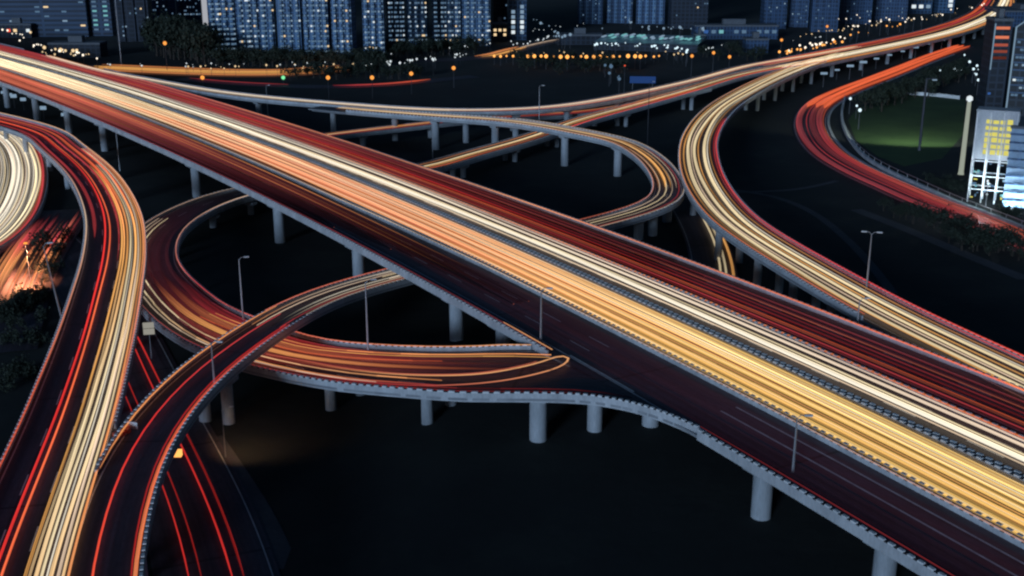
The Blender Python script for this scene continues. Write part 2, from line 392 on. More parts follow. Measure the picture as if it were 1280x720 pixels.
NU = Road([(40,66,12.03),(111,86,12.03),(150,95,12.03),(188,102,12.03),(269,116,12),(336,124,12),(430,132,12),(526,138.5,12),(593,140,11.6),(674,137,10.8),(744,128,10),(855,105,9.2),(934,84,9.03),(1010,71,9.03),(1075,59,9.03)])
EB = Road([(880,111,8.4),(800,130,6.6),(727,142,5.6),(640,147,5.2),(570,152,5.1),(526,157,5.1),(425,168.5,5.1),(380,174,5.1),(300,186,5.1),(230,192,5.1)])
TK = Road([(1250,-10,9),(1247,4,9),(1234,18,9),(1186,38,9),(1124,53,9),(1040,70,9),(960,86,8.98)])
FL = Road([(-190,118,1),(-100,130,1),(-40,152,1),(6,176,1),(22,204,1),(20,240,1),(2,276,1),(-30,306,1),(-80,330,1)])
GR = Road([(1205,58,.15),(1193,62,.15),(1152,77,.15),(1102,97,.15),(1058,114,.15),(1025,131,.15),(1013,148,.15),(1017,171,.15),(1038,195,.15),(1078,218,.15),(1119,236,.15),(1152,251,.15),(1220,277,.15),(1290,309,.15),(1360,340,.15)])
BR = Road([(60,300,.1),(100,345,.1),(140,402,.1),(180,490,.1),(222,580,.1),(250,648,.1),(272,720,.1),(285,780,.1)])
TR = Road([(835,232,.8),(852,248,.8),(876,285,.8),(889,320,.8),(893,360,.8),(880,400,.8)])

def viaduct(r, label, lo, hi, s0=0, s1=None, depth=1.4, par=((0, None), (0, None)), blocks=True, elevated=True):
    s1 = s1 or r.len; V = empty('viaduct' if elevated else 'ramp', label=label, cat='viaduct')
    deck(r, lo, hi, s0, s1, V, depth, 3)
    for edge, rng, sg in ((lo, par[0], 1), (hi, par[1], -1)):
        if rng is None: continue
        a, b = rng; parapet(r, (lambda s, e=edge, g=sg: fval(e, s) + g * .16), max(s0, a), b or s1, V, step=3, blocks=blocks)
    return V
def piers(r, V, S_, offs, rad=1.0, depth=1.4, capw=3.6):
    for s in S_:
        for o in offs: pier(r, s, o, V, depth, rad, True, capw)

VW = viaduct(W, 'left curving viaduct with thin red lines beside a thick band of yellow light', -6.9, 6.9, par=((0, None), (0, W.near(146, 535, 9))))
lane_line(W, -6.0, 0, W.len, VW); lane_line(W, 6.2, 0, W.len, VW); lane_line(W, -2.8, 0, W.len, VW, (6, 9)); lane_line(W, .9, 0, W.len, VW, (6, 9))
piers(W, VW, [40 + 32*k for k in range(int(W.len/32))], (-3, 3), .9)
# loop ramp from the upper viaduct round and under the main one
sA, sB, sC = NR.near(440, 138, 12), NR.near(120, 590, 9.5), NR.near(475, 352, 6)
VN = viaduct(NR, 'loop ramp curling under the main viaduct and down to the lower left corner', -4.5, 4.5, par=((sA, sB), (sA + 12, None)))
lane_line(NR, -3.6, 0, NR.len, VN); lane_line(NR, 3.6, 0, NR.len, VN); lane_line(NR, 0, 0, sC, VN, (4, 6), .14)
piers(NR, VN, [NR.near(x, y, z) for x, y, z in ((698,165,12),(766,178,11.4),(835,240,8.5),(849,262,8),(806,266,7.2))] + [NR.near(540,147,12), NR.near(620,151,12)], (0,), 1.3)
piers(NR, VN, [NR.near(275, 458, 9.5), NR.near(150, 640, 9.5)], (-2, 2.2), 1.0)
# E-a road + left loop + merge
lW = interp([(0, 5), (L.near(593,194,5.5), 5), (L.near(268,243,5), 6), (L.near(185,330,4.5), 6.6), (L.near(225,390,4.3), 7.6), (L.near(279,419,4.5), 8.6), (L.near(365,452,6), 8.8), (L.near(455,465,8.5), 10), (L.near(600,470,11.5), 10.8), (L.near(690,470,11.9), 10.2), (L.near(760,480,11.97), 9.5), (L.len, 8.6)])
lLo = lambda s: -lW(s); lHi = lambda s: lW(s)
s_nose = L.near(700, 440, 11.9)
VL = viaduct(L, 'left loop ramp sweeping round a dark hollow and merging into the main viaduct', lLo, lHi, par=((20, L.len - 2), (20, L.near(655, 462, 11.8))))
sl0 = L.near(300, 240, 5)
lane_line(L, lambda s: lHi(s) - 1.1, sl0, s_nose, VL); lane_line(L, lambda s: lLo(s) + 1.1, sl0, L.len, VL); lane_line(L, lambda s: lLo(s) + 4.8, sl0, s_nose, VL, (5, 8))
piers(L, VL, [L.near(395,470,7), L.near(527,472,10), L.near(262,262,5), L.near(240,300,5), L.near(300,432,4.8)], (-3.5, 4), .95, 1.4)
piers(L, VL, [L.near(288,243,5), L.near(226,312,4.7), L.near(232,350,4.4)], (4.4,), .9)
pier(L, L.near(680, 480, 11.9), -5.2, VL, 1.4, 1.35); pier(L, L.near(738, 478, 11.9), .5, VL, 1.4, 1.2)
piers(L, VL, [L.near(x, y, 5.6) for x, y in ((700,165),(770,140),(640,182),(570,200),(840,120))], (-2, 2), .9)
VS = viaduct(S, 'right curving ramp of bright gold streaks joining the main viaduct at right', -6.2, 6.2, 0, None, 1.5, par=((60, S.near(1072, 401, 12)), (60, None)))
lane_line(S, -5.2, 0, S.len, VS); lane_line(S, 5.2, 0, S.len, VS)
piers(S, VS, [S.near(x, y, 10.8) for x, y in ((870,160),(880,225),(905,275),(945,315),(985,345),(1040,370))] + [70, 105, 140, 175], (-2.6, 2.6), .9)
VU = viaduct(NU, 'long slender viaduct leaving the main one at upper left with a white streak', -4.6, 4.6, 0, None, 1.4, par=((NU.near(200,104,12), NU.near(980,76,9)), (NU.near(120,88,12), NU.near(960,80,9))), blocks=False)
piers(NU, VU, [NU.near(x, y, 11.5) for x, y in ((250,113),(330,123),(420,131),(500,137),(580,140),(650,138),(720,131),(790,119))], (0,), 1.2)
VB = viaduct(EB, 'low viaduct passing beneath the slender one and under the main deck', -4.2, 4.2, 0, None, 1.3, blocks=False)
piers(EB, VB, [EB.near(x, y, 5.2) for x, y in ((740,141),(640,147),(540,155),(450,165))], (0,), 1.1, 1.3)
VT = viaduct(TK, 'distant trunk road running up to the top right corner full of light', -16, 16, 0, None, 1.5, blocks=False)
parapet(TK, 0, 0, TK.len - 30, VT, 'median_barrier', 6, False, drop=0)
piers(TK, VT, [40*k for k in range(2, int(TK.len/40))], (-9, 9), 1.1, 1.5)
VF = viaduct(FL, 'far left bend of ramp filled with white streaks', -9, 9, 0, None, .9, blocks=False)
def road(r, lo, hi, name='road', lines=()):
    o = sweep(r, [(hi, 0), (lo, 0)], 0, r.len, 3, False).build(name, M['asphalt']); tag(o, kind='structure')
    for off in lines: lane_line(r, off, 0, r.len, o)
    return o
road(GR, -7, 7, lines=(-6.3, 6.3)); road(BR, -7.5, 7.5, lines=(6.6,)); road(TR, -5.5, 5.5, lines=(-4.8, 4.8))
kerb = sweep(GR, [(8.0, 0), (7.0, 0), (7.0, .35), (8.0, .35)][::-1], 60, GR.len, 3).build('kerb', M['concrete']); tag(kerb, kind='structure')
TRV = TR
for pts, w in (([(905,236,.06),(960,243,.06),(1010,262,.06),(1060,300,.06),(1100,345,.06),(1120,372,.06)], 1.2), ([(1070,262,.06),(1130,285,.06),(1200,315,.06),(1290,352,.06)], 2.0), ([(915,240,.05),(990,238,.05),(1050,225,.05)], 1.0), ([(258,548,.04),(292,600,.04),(330,665,.04),(352,725,.04)], 2.6), ([(235,555,.05),(265,592,.05),(296,655,.05),(322,722,.05)], .35)):
    r = Road(pts); o = sweep(r, [(w, 0), (-w, 0)], 0, r.len, 4, False).build('path', M['dirt']); tag(o, kind='structure')

# ================================================================== LIGHT TRAILS
K = dict
def bundle(c, half, n, pals, g, s0, s1, wmin=.10, wmax=.34, part=.4):
    """fine uneven streaks of one lane; some of them only along a stretch of it"""
    out_ = []
    for i in range(n):
        k = K(sharp=random.choice((.6, .85)), keep=.45, taper=60, fade=1 if s1 < lenM - 5 else 0)
        if random.random() < part:
            k['a'] = random.uniform(s0, s1 - 250); k['b'] = min(s1, k['a'] + random.uniform(220, 520)); k['fade'] = 2
        out_.append((c + half * (2 * (i + random.uniform(.15, .85)) / n - 1), random.uniform(wmin, wmax), random.choice(pals), round(g * random.choice((.55, .8, 1.0, 1.25)), 2), k))
    return out_
# main viaduct: near (collector) lanes
cr = [(0, 'coral'), (.55, 'coral'), (.8, 'maroon'), (1, 'maroon')]
trail(main, 'wide coral red trail in the outer lane along the near parapet of the widest viaduct',
      [(-27.6, 2.6, cr, .40, K(keep=.45, sharp=.4, b=mx(430,285), fade=1)), (-25.0, 2.4, cr, .36, K(keep=.5, sharp=.4, b=mx(500,315), fade=1)), (-23.6, .4, 'coral', .45, K(b=mx(520,325), fade=1)), (-26.4, .3, 'orange', .4, K(b=mx(330,230), fade=1))], 0, mx(560,350), 'tail_light_trail')
trail(main, 'soft coral red trail fading out beside the near lane barrier of the widest viaduct',
      [(-21.6, 3.2, cr, .42, K(keep=.5, sharp=.45, taper=60, fade=1)), (-18.8, 2.4, cr, .40, K(keep=.5, sharp=.45, taper=60, fade=1)), (-17.0, .35, 'orange', .5, K(b=mx(420,250), fade=1)), (-20.2, .4, 'coral', .5, K(fade=1))] + bundle(-20.5, 3.2, 8, ['coral', 'rose', 'orange'], .45, 0, mx(600,365), .08, .25, .6), 0, mx(650,385), 'tail_light_trail')
trail(main, 'faint glowing maroon sheet tinting the dark near lanes of the widest viaduct',
      [(-19, 5.5, 'maroon', .02, K(keep=.95, sharp=.6, taper=60)), (-24, 3.5, 'maroon', .012, K(keep=.95, sharp=.6, taper=60))], mx(470,290), lenM, 'tail_light_trail')  # red tail light falling on the asphalt, painted as wide glowing sheets
mid = [(0, 'hot'), (.38, 'hot'), (.52, 'cream'), (.66, 'peach'), (.76, 'peach'), (.83, 'gold'), (1, 'gold')]
mid2 = [(0, 'hot'), (.36, 'hot'), (.50, 'peach'), (.62, 'orange'), (.74, 'peach'), (.81, 'gold'), (1, 'gold')]
mid3 = [(0, 'hot'), (.42, 'cream'), (.55, 'coral'), (.74, 'coral'), (.82, 'amber'), (1, 'amber')]
lab = ['lowest', 'second lowest', 'middle', 'second highest', 'highest']
pal_mid = [mid, mid2, mid3, [(0, 'hot'), (.4, 'cream'), (.6, 'coral'), (.76, 'orange'), (.85, 'gold'), (1, 'gold')], [(0, 'cream'), (.5, 'cream'), (.7, 'pale'), (.84, 'cream'), (1, 'cream')], [(0, 'peach'), (.5, 'redorange'), (.75, 'coral'), (.85, 'amber'), (1, 'amber')]]
mbase = [(0, 'cream'), (.40, 'cream'), (.55, 'peach'), (.66, 'coral'), (.76, 'orange'), (.83, 'gold'), (1, 'gold')]
for i, off in enumerate((-12.4, -10.1, -7.8, -5.5, -3.2)):
    trail(main, '%s of five thick cream to gold trails between the two chained barriers' % lab[i],
          [(off, 1.5, mbase, .36, K(keep=.3, sharp=.95, fine=5)), (off - .45, .5, mid, .8, K(keep=.2, sharp=.5)), (off + .42, .42, mid2 if i % 2 else mid, .75, K(keep=.2, sharp=.5)), (off, .22, pal_mid[4], .6, K(keep=.4, sharp=.6))] + bundle(off, 1.0, 7, pal_mid, .62, 0, lenM), 0, lenM)
trail(main, 'bright white trail just beyond the median barrier of the widest viaduct',
      [(2.4, .4, 'pale', .6), (3.9, 1.35, [(0, 'hot'), (.4, 'white'), (1, 'white')], .9, K(keep=.1, sharp=.45)), (5.3, .4, 'cream', .8)] + bundle(3.9, 1.7, 6, ['white', 'pale', 'cream'], .7, 0, lenM, .08, .22), 0, lenM)
trail(main, 'narrower white trail with an orange rim under the red lanes of the widest viaduct',
      [(7.0, .9, [(0, 'hot'), (.5, 'white'), (1, 'pale')], .75, K(keep=.15, sharp=.5)), (8.2, .35, 'pale', .6), (9.6, .6, [(0, 'coral'), (.7, 'orange'), (1, 'redorange')], .55, K(sharp=.5))], 0, lenM)
rr = [(0, 'rose'), (.45, 'maroon'), (.72, 'maroon'), (1, 'deep')]
trail(main, 'dim red trail in the lane next to the orange rim of the widest viaduct',
      [(12.2, 3.0, rr, .30, K(keep=.5, sharp=.5, b=mx(860,385), fade=1)), (12.8, .22, 'coral', .34), (11.6, .16, 'rose', .4, K(sharp=.6)), (13.6, .14, 'redorange', .4, K(sharp=.8))] + bundle(12.2, 1.7, 7, ['rose', 'maroon', 'coral'], .42, 0, mx(860,368), .08, .2, .75), 0, lenM, 'tail_light_trail')
trail(main, 'dim red trail in the middle of the far lanes of the widest viaduct',
      [(15.8, 3.2, rr, .30, K(keep=.5, sharp=.5, b=mx(830,350), fade=1)), (16.3, .2, 'rose', .36), (18.0, .14, 'coral', .3, K(sharp=.8))] + bundle(15.8, 1.7, 7, ['rose', 'maroon', 'red'], .42, 0, mx(800,330), .08, .2, .75), 0, lenM, 'tail_light_trail')
trail(main, 'deep red trail in the outermost far lane of the widest viaduct',
      [(19.4, 3.2, rr, .26, K(keep=.5, sharp=.5, b=mx(880,350), fade=1)), (19.9, .16, 'maroon', .5), (18.4, .18, 'rose', .3, K(b=mx(900,360), fade=1))] + bundle(19.6, 2.0, 8, ['rose', 'maroon', 'coral', 'orange'], .42, 0, mx(820,335), .08, .2, .75), 0, lenM, 'tail_light_trail')
trail(main, 'faint glowing red sheet tinting the far lanes of the widest viaduct at lower right',
      [(15.5, 9.0, 'maroon', .015, K(keep=.92, sharp=.7, taper=80))], mx(600,240), lenM, 'tail_light_trail')  # reddish light on the far asphalt, put in as a broad glowing sheet
trail(main, 'orange red line of light along the far parapet of the widest viaduct',
      [(lambda s: far_w(s) - .9, .55, [(0, 'rose'), (.5, 'orange'), (.75, 'redorange'), (1, 'red')], .62, K(sharp=.4))], s_n1, lenM, 'tail_light_trail', h=1.1)
# left curving viaduct
wa, wb = W.near(112, 210, 9), W.near(150, 290, 9)
trail(W, 'pair of thin bright red lines on the dark left half of the left curving viaduct',
      [(-2.0, .34, 'red', .8, K(sharp=.4)), (-1.1, .30, 'redorange', .7, K(sharp=.4))], 0, W.len, 'tail_light_trail')
trail(W, 'rose red lines entering the left curving viaduct at the left edge of the picture',
      [(-4.6, .8, 'rose', .3, K(keep=.6)), (.8, .5, 'rose', .6, K(b=W.near(150,330,9), taper=50)), (2.4, 1.0, 'redorange', .36, K(keep=.6, b=W.near(160,300,9), taper=60)), (4.4, .8, 'rose', .42, K(keep=.6, b=W.near(165,290,9), taper=50))], 0, W.near(130,300,9), 'tail_light_trail')
ww = [(0, 'redorange'), (.2, 'orange'), (.4, 'amber'), (.7, 'cream'), (1, 'amber')]
trail(W, 'inner half of the thick yellow band on the left curving viaduct',
      [(1.5, .35, 'amber', .6), (2.1, .3, ww, .7), (2.7, .45, ww, .75), (3.4, .35, 'cream', .6), (3.9, .2, 'white', .5)], wa, W.len)
trail(W, 'outer half of the thick yellow band on the left curving viaduct',
      [(4.5, .45, ww, .75), (5.1, .35, 'pale', .65), (5.6, .3, ww, .65), (6.15, .3, 'orange', .6)], wa - 30, W.len)
trail(W, 'orange red glowing strip for the lit left parapet of the left curving viaduct',
      [(-6.35, .3, [(0, 'rose'), (.4, 'pale'), (.7, 'redorange'), (1, 'red')], .42, K(sharp=.5))], W.near(34,168,9), W.len, 'tail_light_trail', h=1.05)  # not a lamp's path: glowing strip stands in for the lit parapet edge
# loop ramp NR
trail(NR, 'cream trail on the loop ramp between the slender viaduct and the tight bend',
      [(-.9, .9, [(0, 'cream'), (.5, 'cream'), (.8, 'amber'), (1, 'amber')], .75, K(keep=.15, sharp=.5)), (.6, .35, 'amber', .55), (2.2, .25, 'pale', .45), (-2.6, .25, 'orange', .4)], 12, NR.near(836,238,8.5))
trail(NR, 'thin pale lines winding round the tight bend and under the widest viaduct',
      [(-2.4, .22, 'pale', .5), (-.6, .28, 'cream', .6), (1.2, .2, 'pale', .45), (2.9, .2, 'rose', .4)], NR.near(800,190,10), sC)
trail(NR, 'cream and rose lines leaving the shadow of the widest viaduct on the loop ramp',
      [(-2.6, .4, [(0, 'white'), (.6, 'pale'), (1, 'orange')], .75, K(taper=30)), (-1.6, .2, 'pale', .5), (1.2, .25, 'white', .6, K(fade=1)), (2.0, .2, 'pale', .5, K(fade=1)), (2.9, .22, 'rose', .5)], sC - 12, NR.near(300,410,9))
trail(NR, 'single red line down the middle of the loop ramp at the lower left',
      [(-.9, .26, [(0, 'rose'), (.4, 'red'), (1, 'redorange')], .7, K(sharp=.4))], NR.near(330,395,9), NR.len, 'tail_light_trail')
trail(NR, 'orange red line hugging the right parapet of the loop ramp at lower left',
      [(3.75, .45, [(0, 'rose'), (.4, 'redorange'), (.8, 'orange'), (1, 'orange')], .6, K(sharp=.5)), (3.2, .2, 'red', .5)], NR.near(345,410,9), NR.len, 'tail_light_trail')
trail(NR, 'orange line along the left parapet of the loop ramp above the crossing',
      [(-3.8, .3, 'orange', .55, K(sharp=.5))], NR.near(340,385,9), sB, 'tail_light_trail', h=1.0)
# EA + L
trail(L, 'cream trail on the low road rising to the distant trunk road',
      [(-.8, 1.0, 'cream', .72, K(keep=.15, sharp=.5)), (.9, .6, 'amber', .55), (2.6, .5, 'redorange', .5), (-2.9, .4, 'orange', .5)], 0, L.near(500,219,5.5))
trail(L, 'orange red trail on the near side of the low road by the trunk road',
      [(3.4, 1.0, [(0, 'redorange'), (1, 'rose')], .6, K(keep=.3))], 0, L.near(700,164,5.5), 'tail_light_trail')
l1, l2, l3 = L.near(205,290,4.8), L.near(400,455,6), L.near(560,470,11)
trail(L, 'cream lines following the outer edge of the left loop ramp',
      [(lambda s: lLo(s) + 1.9, .3, 'pale', .5, K(b=l2 + 20)), (lambda s: lLo(s) + 2.8, .4, [(0, 'pale'), (.4, 'cream'), (.8, 'orange'), (1, 'rose')], .55, K(b=l2 + 30)), (lambda s: lLo(s) + 4.4, .3, [(0, 'cream'), (.5, 'cream'), (1, 'orange')], .65)], l1 - 10, l3)
trail(L, 'soft orange and red glow of traffic across the middle of the left loop ramp',
      [(-.6, 1.6, [(0, 'deep'), (.4, 'amber'), (.7, 'orange'), (1, 'redorange')], .32, K(keep=.6, taper=30, fade=2)), (2.0, 2.2, [(0, 'deep'), (.4, 'orange'), (1, 'rose')], .2, K(keep=.7, taper=40, fade=2)), (4.2, 3.2, [(0, 'deep'), (1, 'deep')], .24, K(keep=.8, taper=40, fade=2)), (.6, 12, 'deep', .11, K(keep=.92, taper=60, fade=2))], L.near(205,340,4.4), L.near(690,468,11.9))
trail(L, 'thin orange lines curving into the pointed gore beside the widest viaduct',
      [(lambda s: lHi(s) - 4.2, .3, 'orange', .7), (lambda s: lHi(s) - 5.6, .25, 'amber', .5), (lambda s: lHi(s) - 7.5, .5, 'redorange', .4, K(b=l3 - 5))], l2 - 40, L.near(690,462,11.9))
trail(L, 'rose lines along the outer parapet of the left loop ramp merge',
      [(lambda s: lLo(s) + .75, .14, 'rose', .34, K(fade=2)), (lambda s: lLo(s) + 1.5, .14, 'rose', .3, K(fade=2))], l2 - 30, L.near(800,500,11.97), 'tail_light_trail')
NO = Road([(330,446,5.0),(375,454,5.7),(437,465,7.4),(521,472,9.7),(604,470,11.3),(667,458,12),(706,446,12.02),(714,450,12.02),(703,461,12),(667,472,11.9),(625,480,11.5),(562,485,10.6),(479,483,8.8),(375,470,6),(330,458,5)], ds=1.0, smooth=1)
trail(NO, 'orange glowing line for the lit edge marking that turns sharply round the pointed gore and runs back', [(0, .34, [(0, 'orange'), (.25, 'peach'), (.5, 'peach'), (.75, 'rose'), (1, 'rose')], .5, K(sharp=.5, fade=2)), (.55, .2, 'coral', .4, K(b=NO.len * .45))], 0, NO.len, h=.4, step=1.5)  # gore edge markings lit orange, drawn as a glowing line
trail(main, 'short bright cream glowing strip for the lit barrier leading to the pointed gore', [(lambda s: near_w(s) + .9, .4, 'peach', .7, K(sharp=.5))], mx(640, 405), mx(706, 440), h=.8)  # barrier lit by traffic, put in as a glowing strip
trail(L, 'faint glowing maroon sheet tinting the whole left loop ramp', [(0, 9, 'maroon', .05, K(keep=.95, sharp=.8, taper=40, fade=2))], L.near(300,238,5), L.len - 8, 'tail_light_trail')  # glowing sheet that stands in for reddish light on the ramp's asphalt
trail(L, 'pale glowing strip for headlight gleam on the inner parapet of the left loop ramp', [(lambda s: lHi(s) - .55, .22, [(0, 'pale'), (.5, 'rose'), (.75, 'coral'), (1, 'peach')], 0.63, K(sharp=.6))], L.near(300,238,5), L.near(660,440,11.9), h=.9)  # headlight gleam on the inner rail, painted as an emissive strip
trail(L, 'pale glowing strip for headlight gleam on the outer parapet of the left loop ramp', [(lambda s: lLo(s) + .5, .2, [(0, 'pale'), (1, 'rose')], .34, K(sharp=.6))], L.near(300,238,5), L.near(330,432,4.5), h=.9)  # emissive strip in place of headlight gleam on the outer rail
trail(main, 'thin pale glowing strip for headlight gleam on the lane barrier nearest the viewer on the widest viaduct', [(lambda s: b1(s) - .35, .22, [(0, 'maroon'), (.5, 'pale'), (.75, 'pale'), (1, 'maroon')], 0.51, K(sharp=.7))], 0, lenM, h=.95)  # light reflected along the barrier, added as a glowing strip
trail(main, 'thin rose glowing strip for reflected light on the near parapet of the widest viaduct', [(lambda s: near_w(s) + .5, .18, [(0, 'pale'), (.6, 'rose'), (1, 'maroon')], .34, K(sharp=.7))], 0, s_gore, 'tail_light_trail', h=.9)  # glowing strip added for light reflecting along the near rail
trail(main, 'thin rose glowing strip for reflected light on the near parapet of the widest viaduct after the merge', [(lambda s: near_w(s) + 1.1, .14, 'rose', .16, K(sharp=.6))], s_m2, lenM, 'tail_light_trail', h=.5)  # same reflected rail light beyond the merge, put into an emissive strip
trail(W, 'pale glowing strip for reflected light on the right parapet of the left curving viaduct', [(6.55, .24, [(0, 'pale'), (.5, 'peach'), (1, 'coral')], 0.68, K(sharp=.6))], 60, W.near(146,535,9), h=1.0)  # brightened parapet edge: reflected light as a glowing strip, no lamp passes here
trail(NR, 'pale glowing strips for reflected light on both parapets of the tight bend', [(4.2, .18, 'pale', .32, K(sharp=.6)), (-4.2, .2, [(0, 'pale'), (.6, 'coral'), (1, 'coral')], 0.54, K(sharp=.6))], NR.near(640,152,12), NR.near(330,395,9), h=.9)  # reflected light on both rails, painted with glowing strips
trail(S, 'amber glowing strip for reflected light on the inner parapet of the right curving ramp', [(-5.7, .24, [(0, 'coral'), (.5, 'amber'), (1, 'coral')], 0.63, K(sharp=.6))], 40, S.near(1072, 401, 12), h=.95)  # parapet brightened by an added emissive strip for reflected headlights
# S
sS = S.near(990, 90, 9)
trail(S, 'inner gold trail on the right curving ramp', [(-4.4, .35, 'amber', .55), (-3.3, .9, 'cream', .62, K(keep=.2, sharp=.6)), (-2.2, .3, 'pale', .5)], 0, S.len)
trail(S, 'middle gold trail on the right curving ramp', [(-.9, .85, 'cream', .72, K(keep=.2, sharp=.5)), (0.1, .3, 'amber', .5)], 0, S.len)
trail(S, 'outer gold trail on the right curving ramp', [(1.7, .9, 'cream', .75, K(keep=.2, sharp=.5)), (2.7, .35, 'white', .6), (3.6, .3, 'amber', .45)], 0, S.len)
trail(S, 'red line along the outer parapet of the right curving ramp', [(5.5, .4, [(0, 'rose'), (.6, 'red'), (1, 'redorange')], .6, K(sharp=.4)), (4.8, .2, 'red', .5)], S.near(880,150,9.5), S.len, 'tail_light_trail', h=1.0)
# NU, EB, trunk
trail(NU, 'long white trail on the slender viaduct at upper left', [(.2, 2.4, [(0, 'pale'), (.3, 'white'), (.6, 'pale'), (1, 'cream')], .72, K(keep=.1, sharp=.35)), (-2.1, .6, 'pale', .5), (2.2, .5, 'orange', .42)], 25, NU.len)
trail(NU, 'thin rose trail on the far side of the slender viaduct', [(-3.2, .6, 'rose', .45)], NU.near(560,139,11.8), NU.len, 'tail_light_trail')
trail(EB, 'pale and orange trail on the low viaduct beneath the slender one', [(.6, .8, [(0, 'redorange'), (.4, 'rose'), (.7, 'amber'), (1, 'pale')], .55), (-1.6, .6, 'orange', .45), (2.2, .3, 'rose', .45)], 4, EB.near(330,182,5.1))
trail(TK, 'red trail on the far carriageway of the distant trunk road', [(-12, 3.0, 'redorange', .45, K(keep=.3)), (-8, 2.2, 'rose', .5, K(keep=.3)), (-4.5, 1.2, 'orange', .5)], 0, TK.len, 'tail_light_trail')
trail(TK, 'brilliant cream trail on the near carriageway of the distant trunk road', [(2.4, 2.2, 'cream', .8, K(keep=.1, sharp=.4)), (5.4, 2.4, 'white', .95, K(keep=.1, sharp=.3)), (8.4, 2.0, 'cream', .8, K(keep=.1, sharp=.4))], 0, TK.len)
trail(TK, 'orange trail on the outermost near lane of the distant trunk road', [(11.6, 2.0, 'orange', .6, K(keep=.2)), (14, .8, 'amber', .5)], 0, TK.len, 'tail_light_trail')
# FL, GR, BR, TR
for nm, c_ in (('outer', 4.6), ('middle', .2), ('inner', -4.6)):
    trail(FL, '%s white trail on the far left bend' % nm, [(c_ + q, random.uniform(.16, .62), random.choice(['white', 'white', 'pale', 'cream']), random.choice((.4, .6, .85)), K(sharp=.8, keep=.45)) for q in (-2.0, -1.5, -1.0, -.4, .2, .7, 1.3, 1.9)], 0, FL.len)
trail(FL, 'red line round the outer edge of the far left bend', [(7.8, .6, 'rose', .5), (7.1, .3, 'redorange', .4)], 0, FL.len, 'tail_light_trail')
g1 = GR.near(1030, 128, .15)
trail(GR, 'glaring red trail of queueing traffic on the tree lined road at right', [(-3.6, 3.4, 'redorange', .62, K(keep=.2, sharp=.6)), (.2, 3.4, 'redorange', .7, K(keep=.2, sharp=.6)), (4.0, 3.0, 'redorange', .55, K(keep=.2, sharp=.6))], 0, g1 + 24, 'tail_light_trail')
trail(GR, 'left maroon band of the curving ground road beside the lit field', [(-4.6, 2.4, [(0, 'coral'), (.25, 'maroon'), (1, 'maroon')], .42, K(keep=.5, sharp=.7)), (-5.6, .3, 'rose', .5)], g1 - 20, GR.len, 'tail_light_trail')
trail(GR, 'right coral band of the curving ground road beside the lit field', [(.6, 2.2, [(0, 'coral'), (.2, 'maroon'), (.6, 'maroon'), (.8, 'rose'), (1, 'coral')], .27, K(keep=.5, sharp=.7)), (3.6, 2.4, [(0, 'coral'), (.25, 'maroon'), (.55, 'rose'), (1, 'coral')], .30, K(keep=.5, sharp=.7)), (5.2, .3, 'redorange', .4), (-1.6, .3, 'rose', .45)], g1 - 20, GR.len, 'tail_light_trail')
OG = Road([(82,262,.3),(66,284,.3),(44,314,.3),(24,350,.3),(6,395,.3),(-12,450,.3)])
road(OG, -8, 8, 'path')
trail(OG, 'tangle of orange and rose light on the slope below the far left bend', [(-6.6 + i * 1.12 + random.uniform(-.4, .4), random.uniform(.25, .9), [(0, 'maroon'), (.35, random.choice(['rose', 'coral', 'maroon'])), (.6, 'orange'), (1, random.choice(['orange', 'coral', 'peach']))], random.uniform(.35, .75), K(a=random.uniform(0, 14), b=OG.len * random.uniform(.66, .8), fade=2, sharp=.95, keep=.5)) for i in range(12)], 0, OG.len, 'tail_light_trail', step=3)
bs = BR.near(120, 370, .1)
trail(BR, 'left pair of red lines on the dark road below the loop ramp', [(-3.4, .2, 'red', .5), (-2.0, .2, 'red', .5)], bs, BR.len, 'tail_light_trail')
trail(BR, 'right pair of red lines on the dark road below the loop ramp', [(1.6, .26, 'red', .6), (3.0, .30, 'red', .6)], bs, BR.len, 'tail_light_trail')
trail(TR, 'three short gold lines seen through the gap under the right ramp', [(1.4, .55, 'cream', .5), (2.7, .55, 'cream', .5), (4.2, .6, 'amber', .55)], 40, TR.len)
OS = Road([(95,84,.2),(160,87,.2),(230,90,.2),(300,92,.2),(360,91.5,.2),(400,88,.2),(435,86,.2)])
road(OS, -16, 16)
trail(OS, 'flat orange glowing band for lamplight on the street below the towers', [(-11, 6, 'orange', .42, K(sharp=.9)), (-3.6, 6.4, 'amber', .55, K(sharp=.8)), (3.6, 6, 'amber', .6, K(sharp=.8)), (11, 6, 'orange', .42, K(sharp=.9))], 10, OS.len)  # street lit by sodium lamps: its lit surface is drawn as glowing ribbons
RS = Road([(225,98,.2),(290,104,.2),(360,107.5,.2),(430,108.5,.2),(490,106,.2),(545,100,.2),(600,95,.2)])
road(RS, -6, 6)
trail(RS, 'short red stroke on the dark street between the orange lamps', [(0, 4.2, [(0, 'deep'), (.2, 'rose'), (1, 'redorange')], .5, K(sharp=.5))], RS.near(415,108.5,.2), RS.near(537,101,.2), 'tail_light_trail')
trail(RS, 'faint rose stroke left of the green signal on the dark street', [(0, 2.2, 'rose', .35)], RS.near(240,99,.2), RS.near(362,107,.2), 'tail_light_trail')
HS = Road([(520,76,.2),(600,72,.2),(640,63,.2),(700,50,.2),(760,44,.2)])
road(HS, -9, 9)
trail(HS, 'orange stroke on the street climbing towards the white lit building', [(-3, 3.6, 'amber', .6), (3, 4.2, 'orange', .6)], HS.near(600,72,.2), HS.near(655,60,.2))
trail(HS, 'paler orange stroke further up the street by the white lit building', [(0, 3, 'pale', .4)], HS.near(652,61,.2), HS.near(700,50,.2))


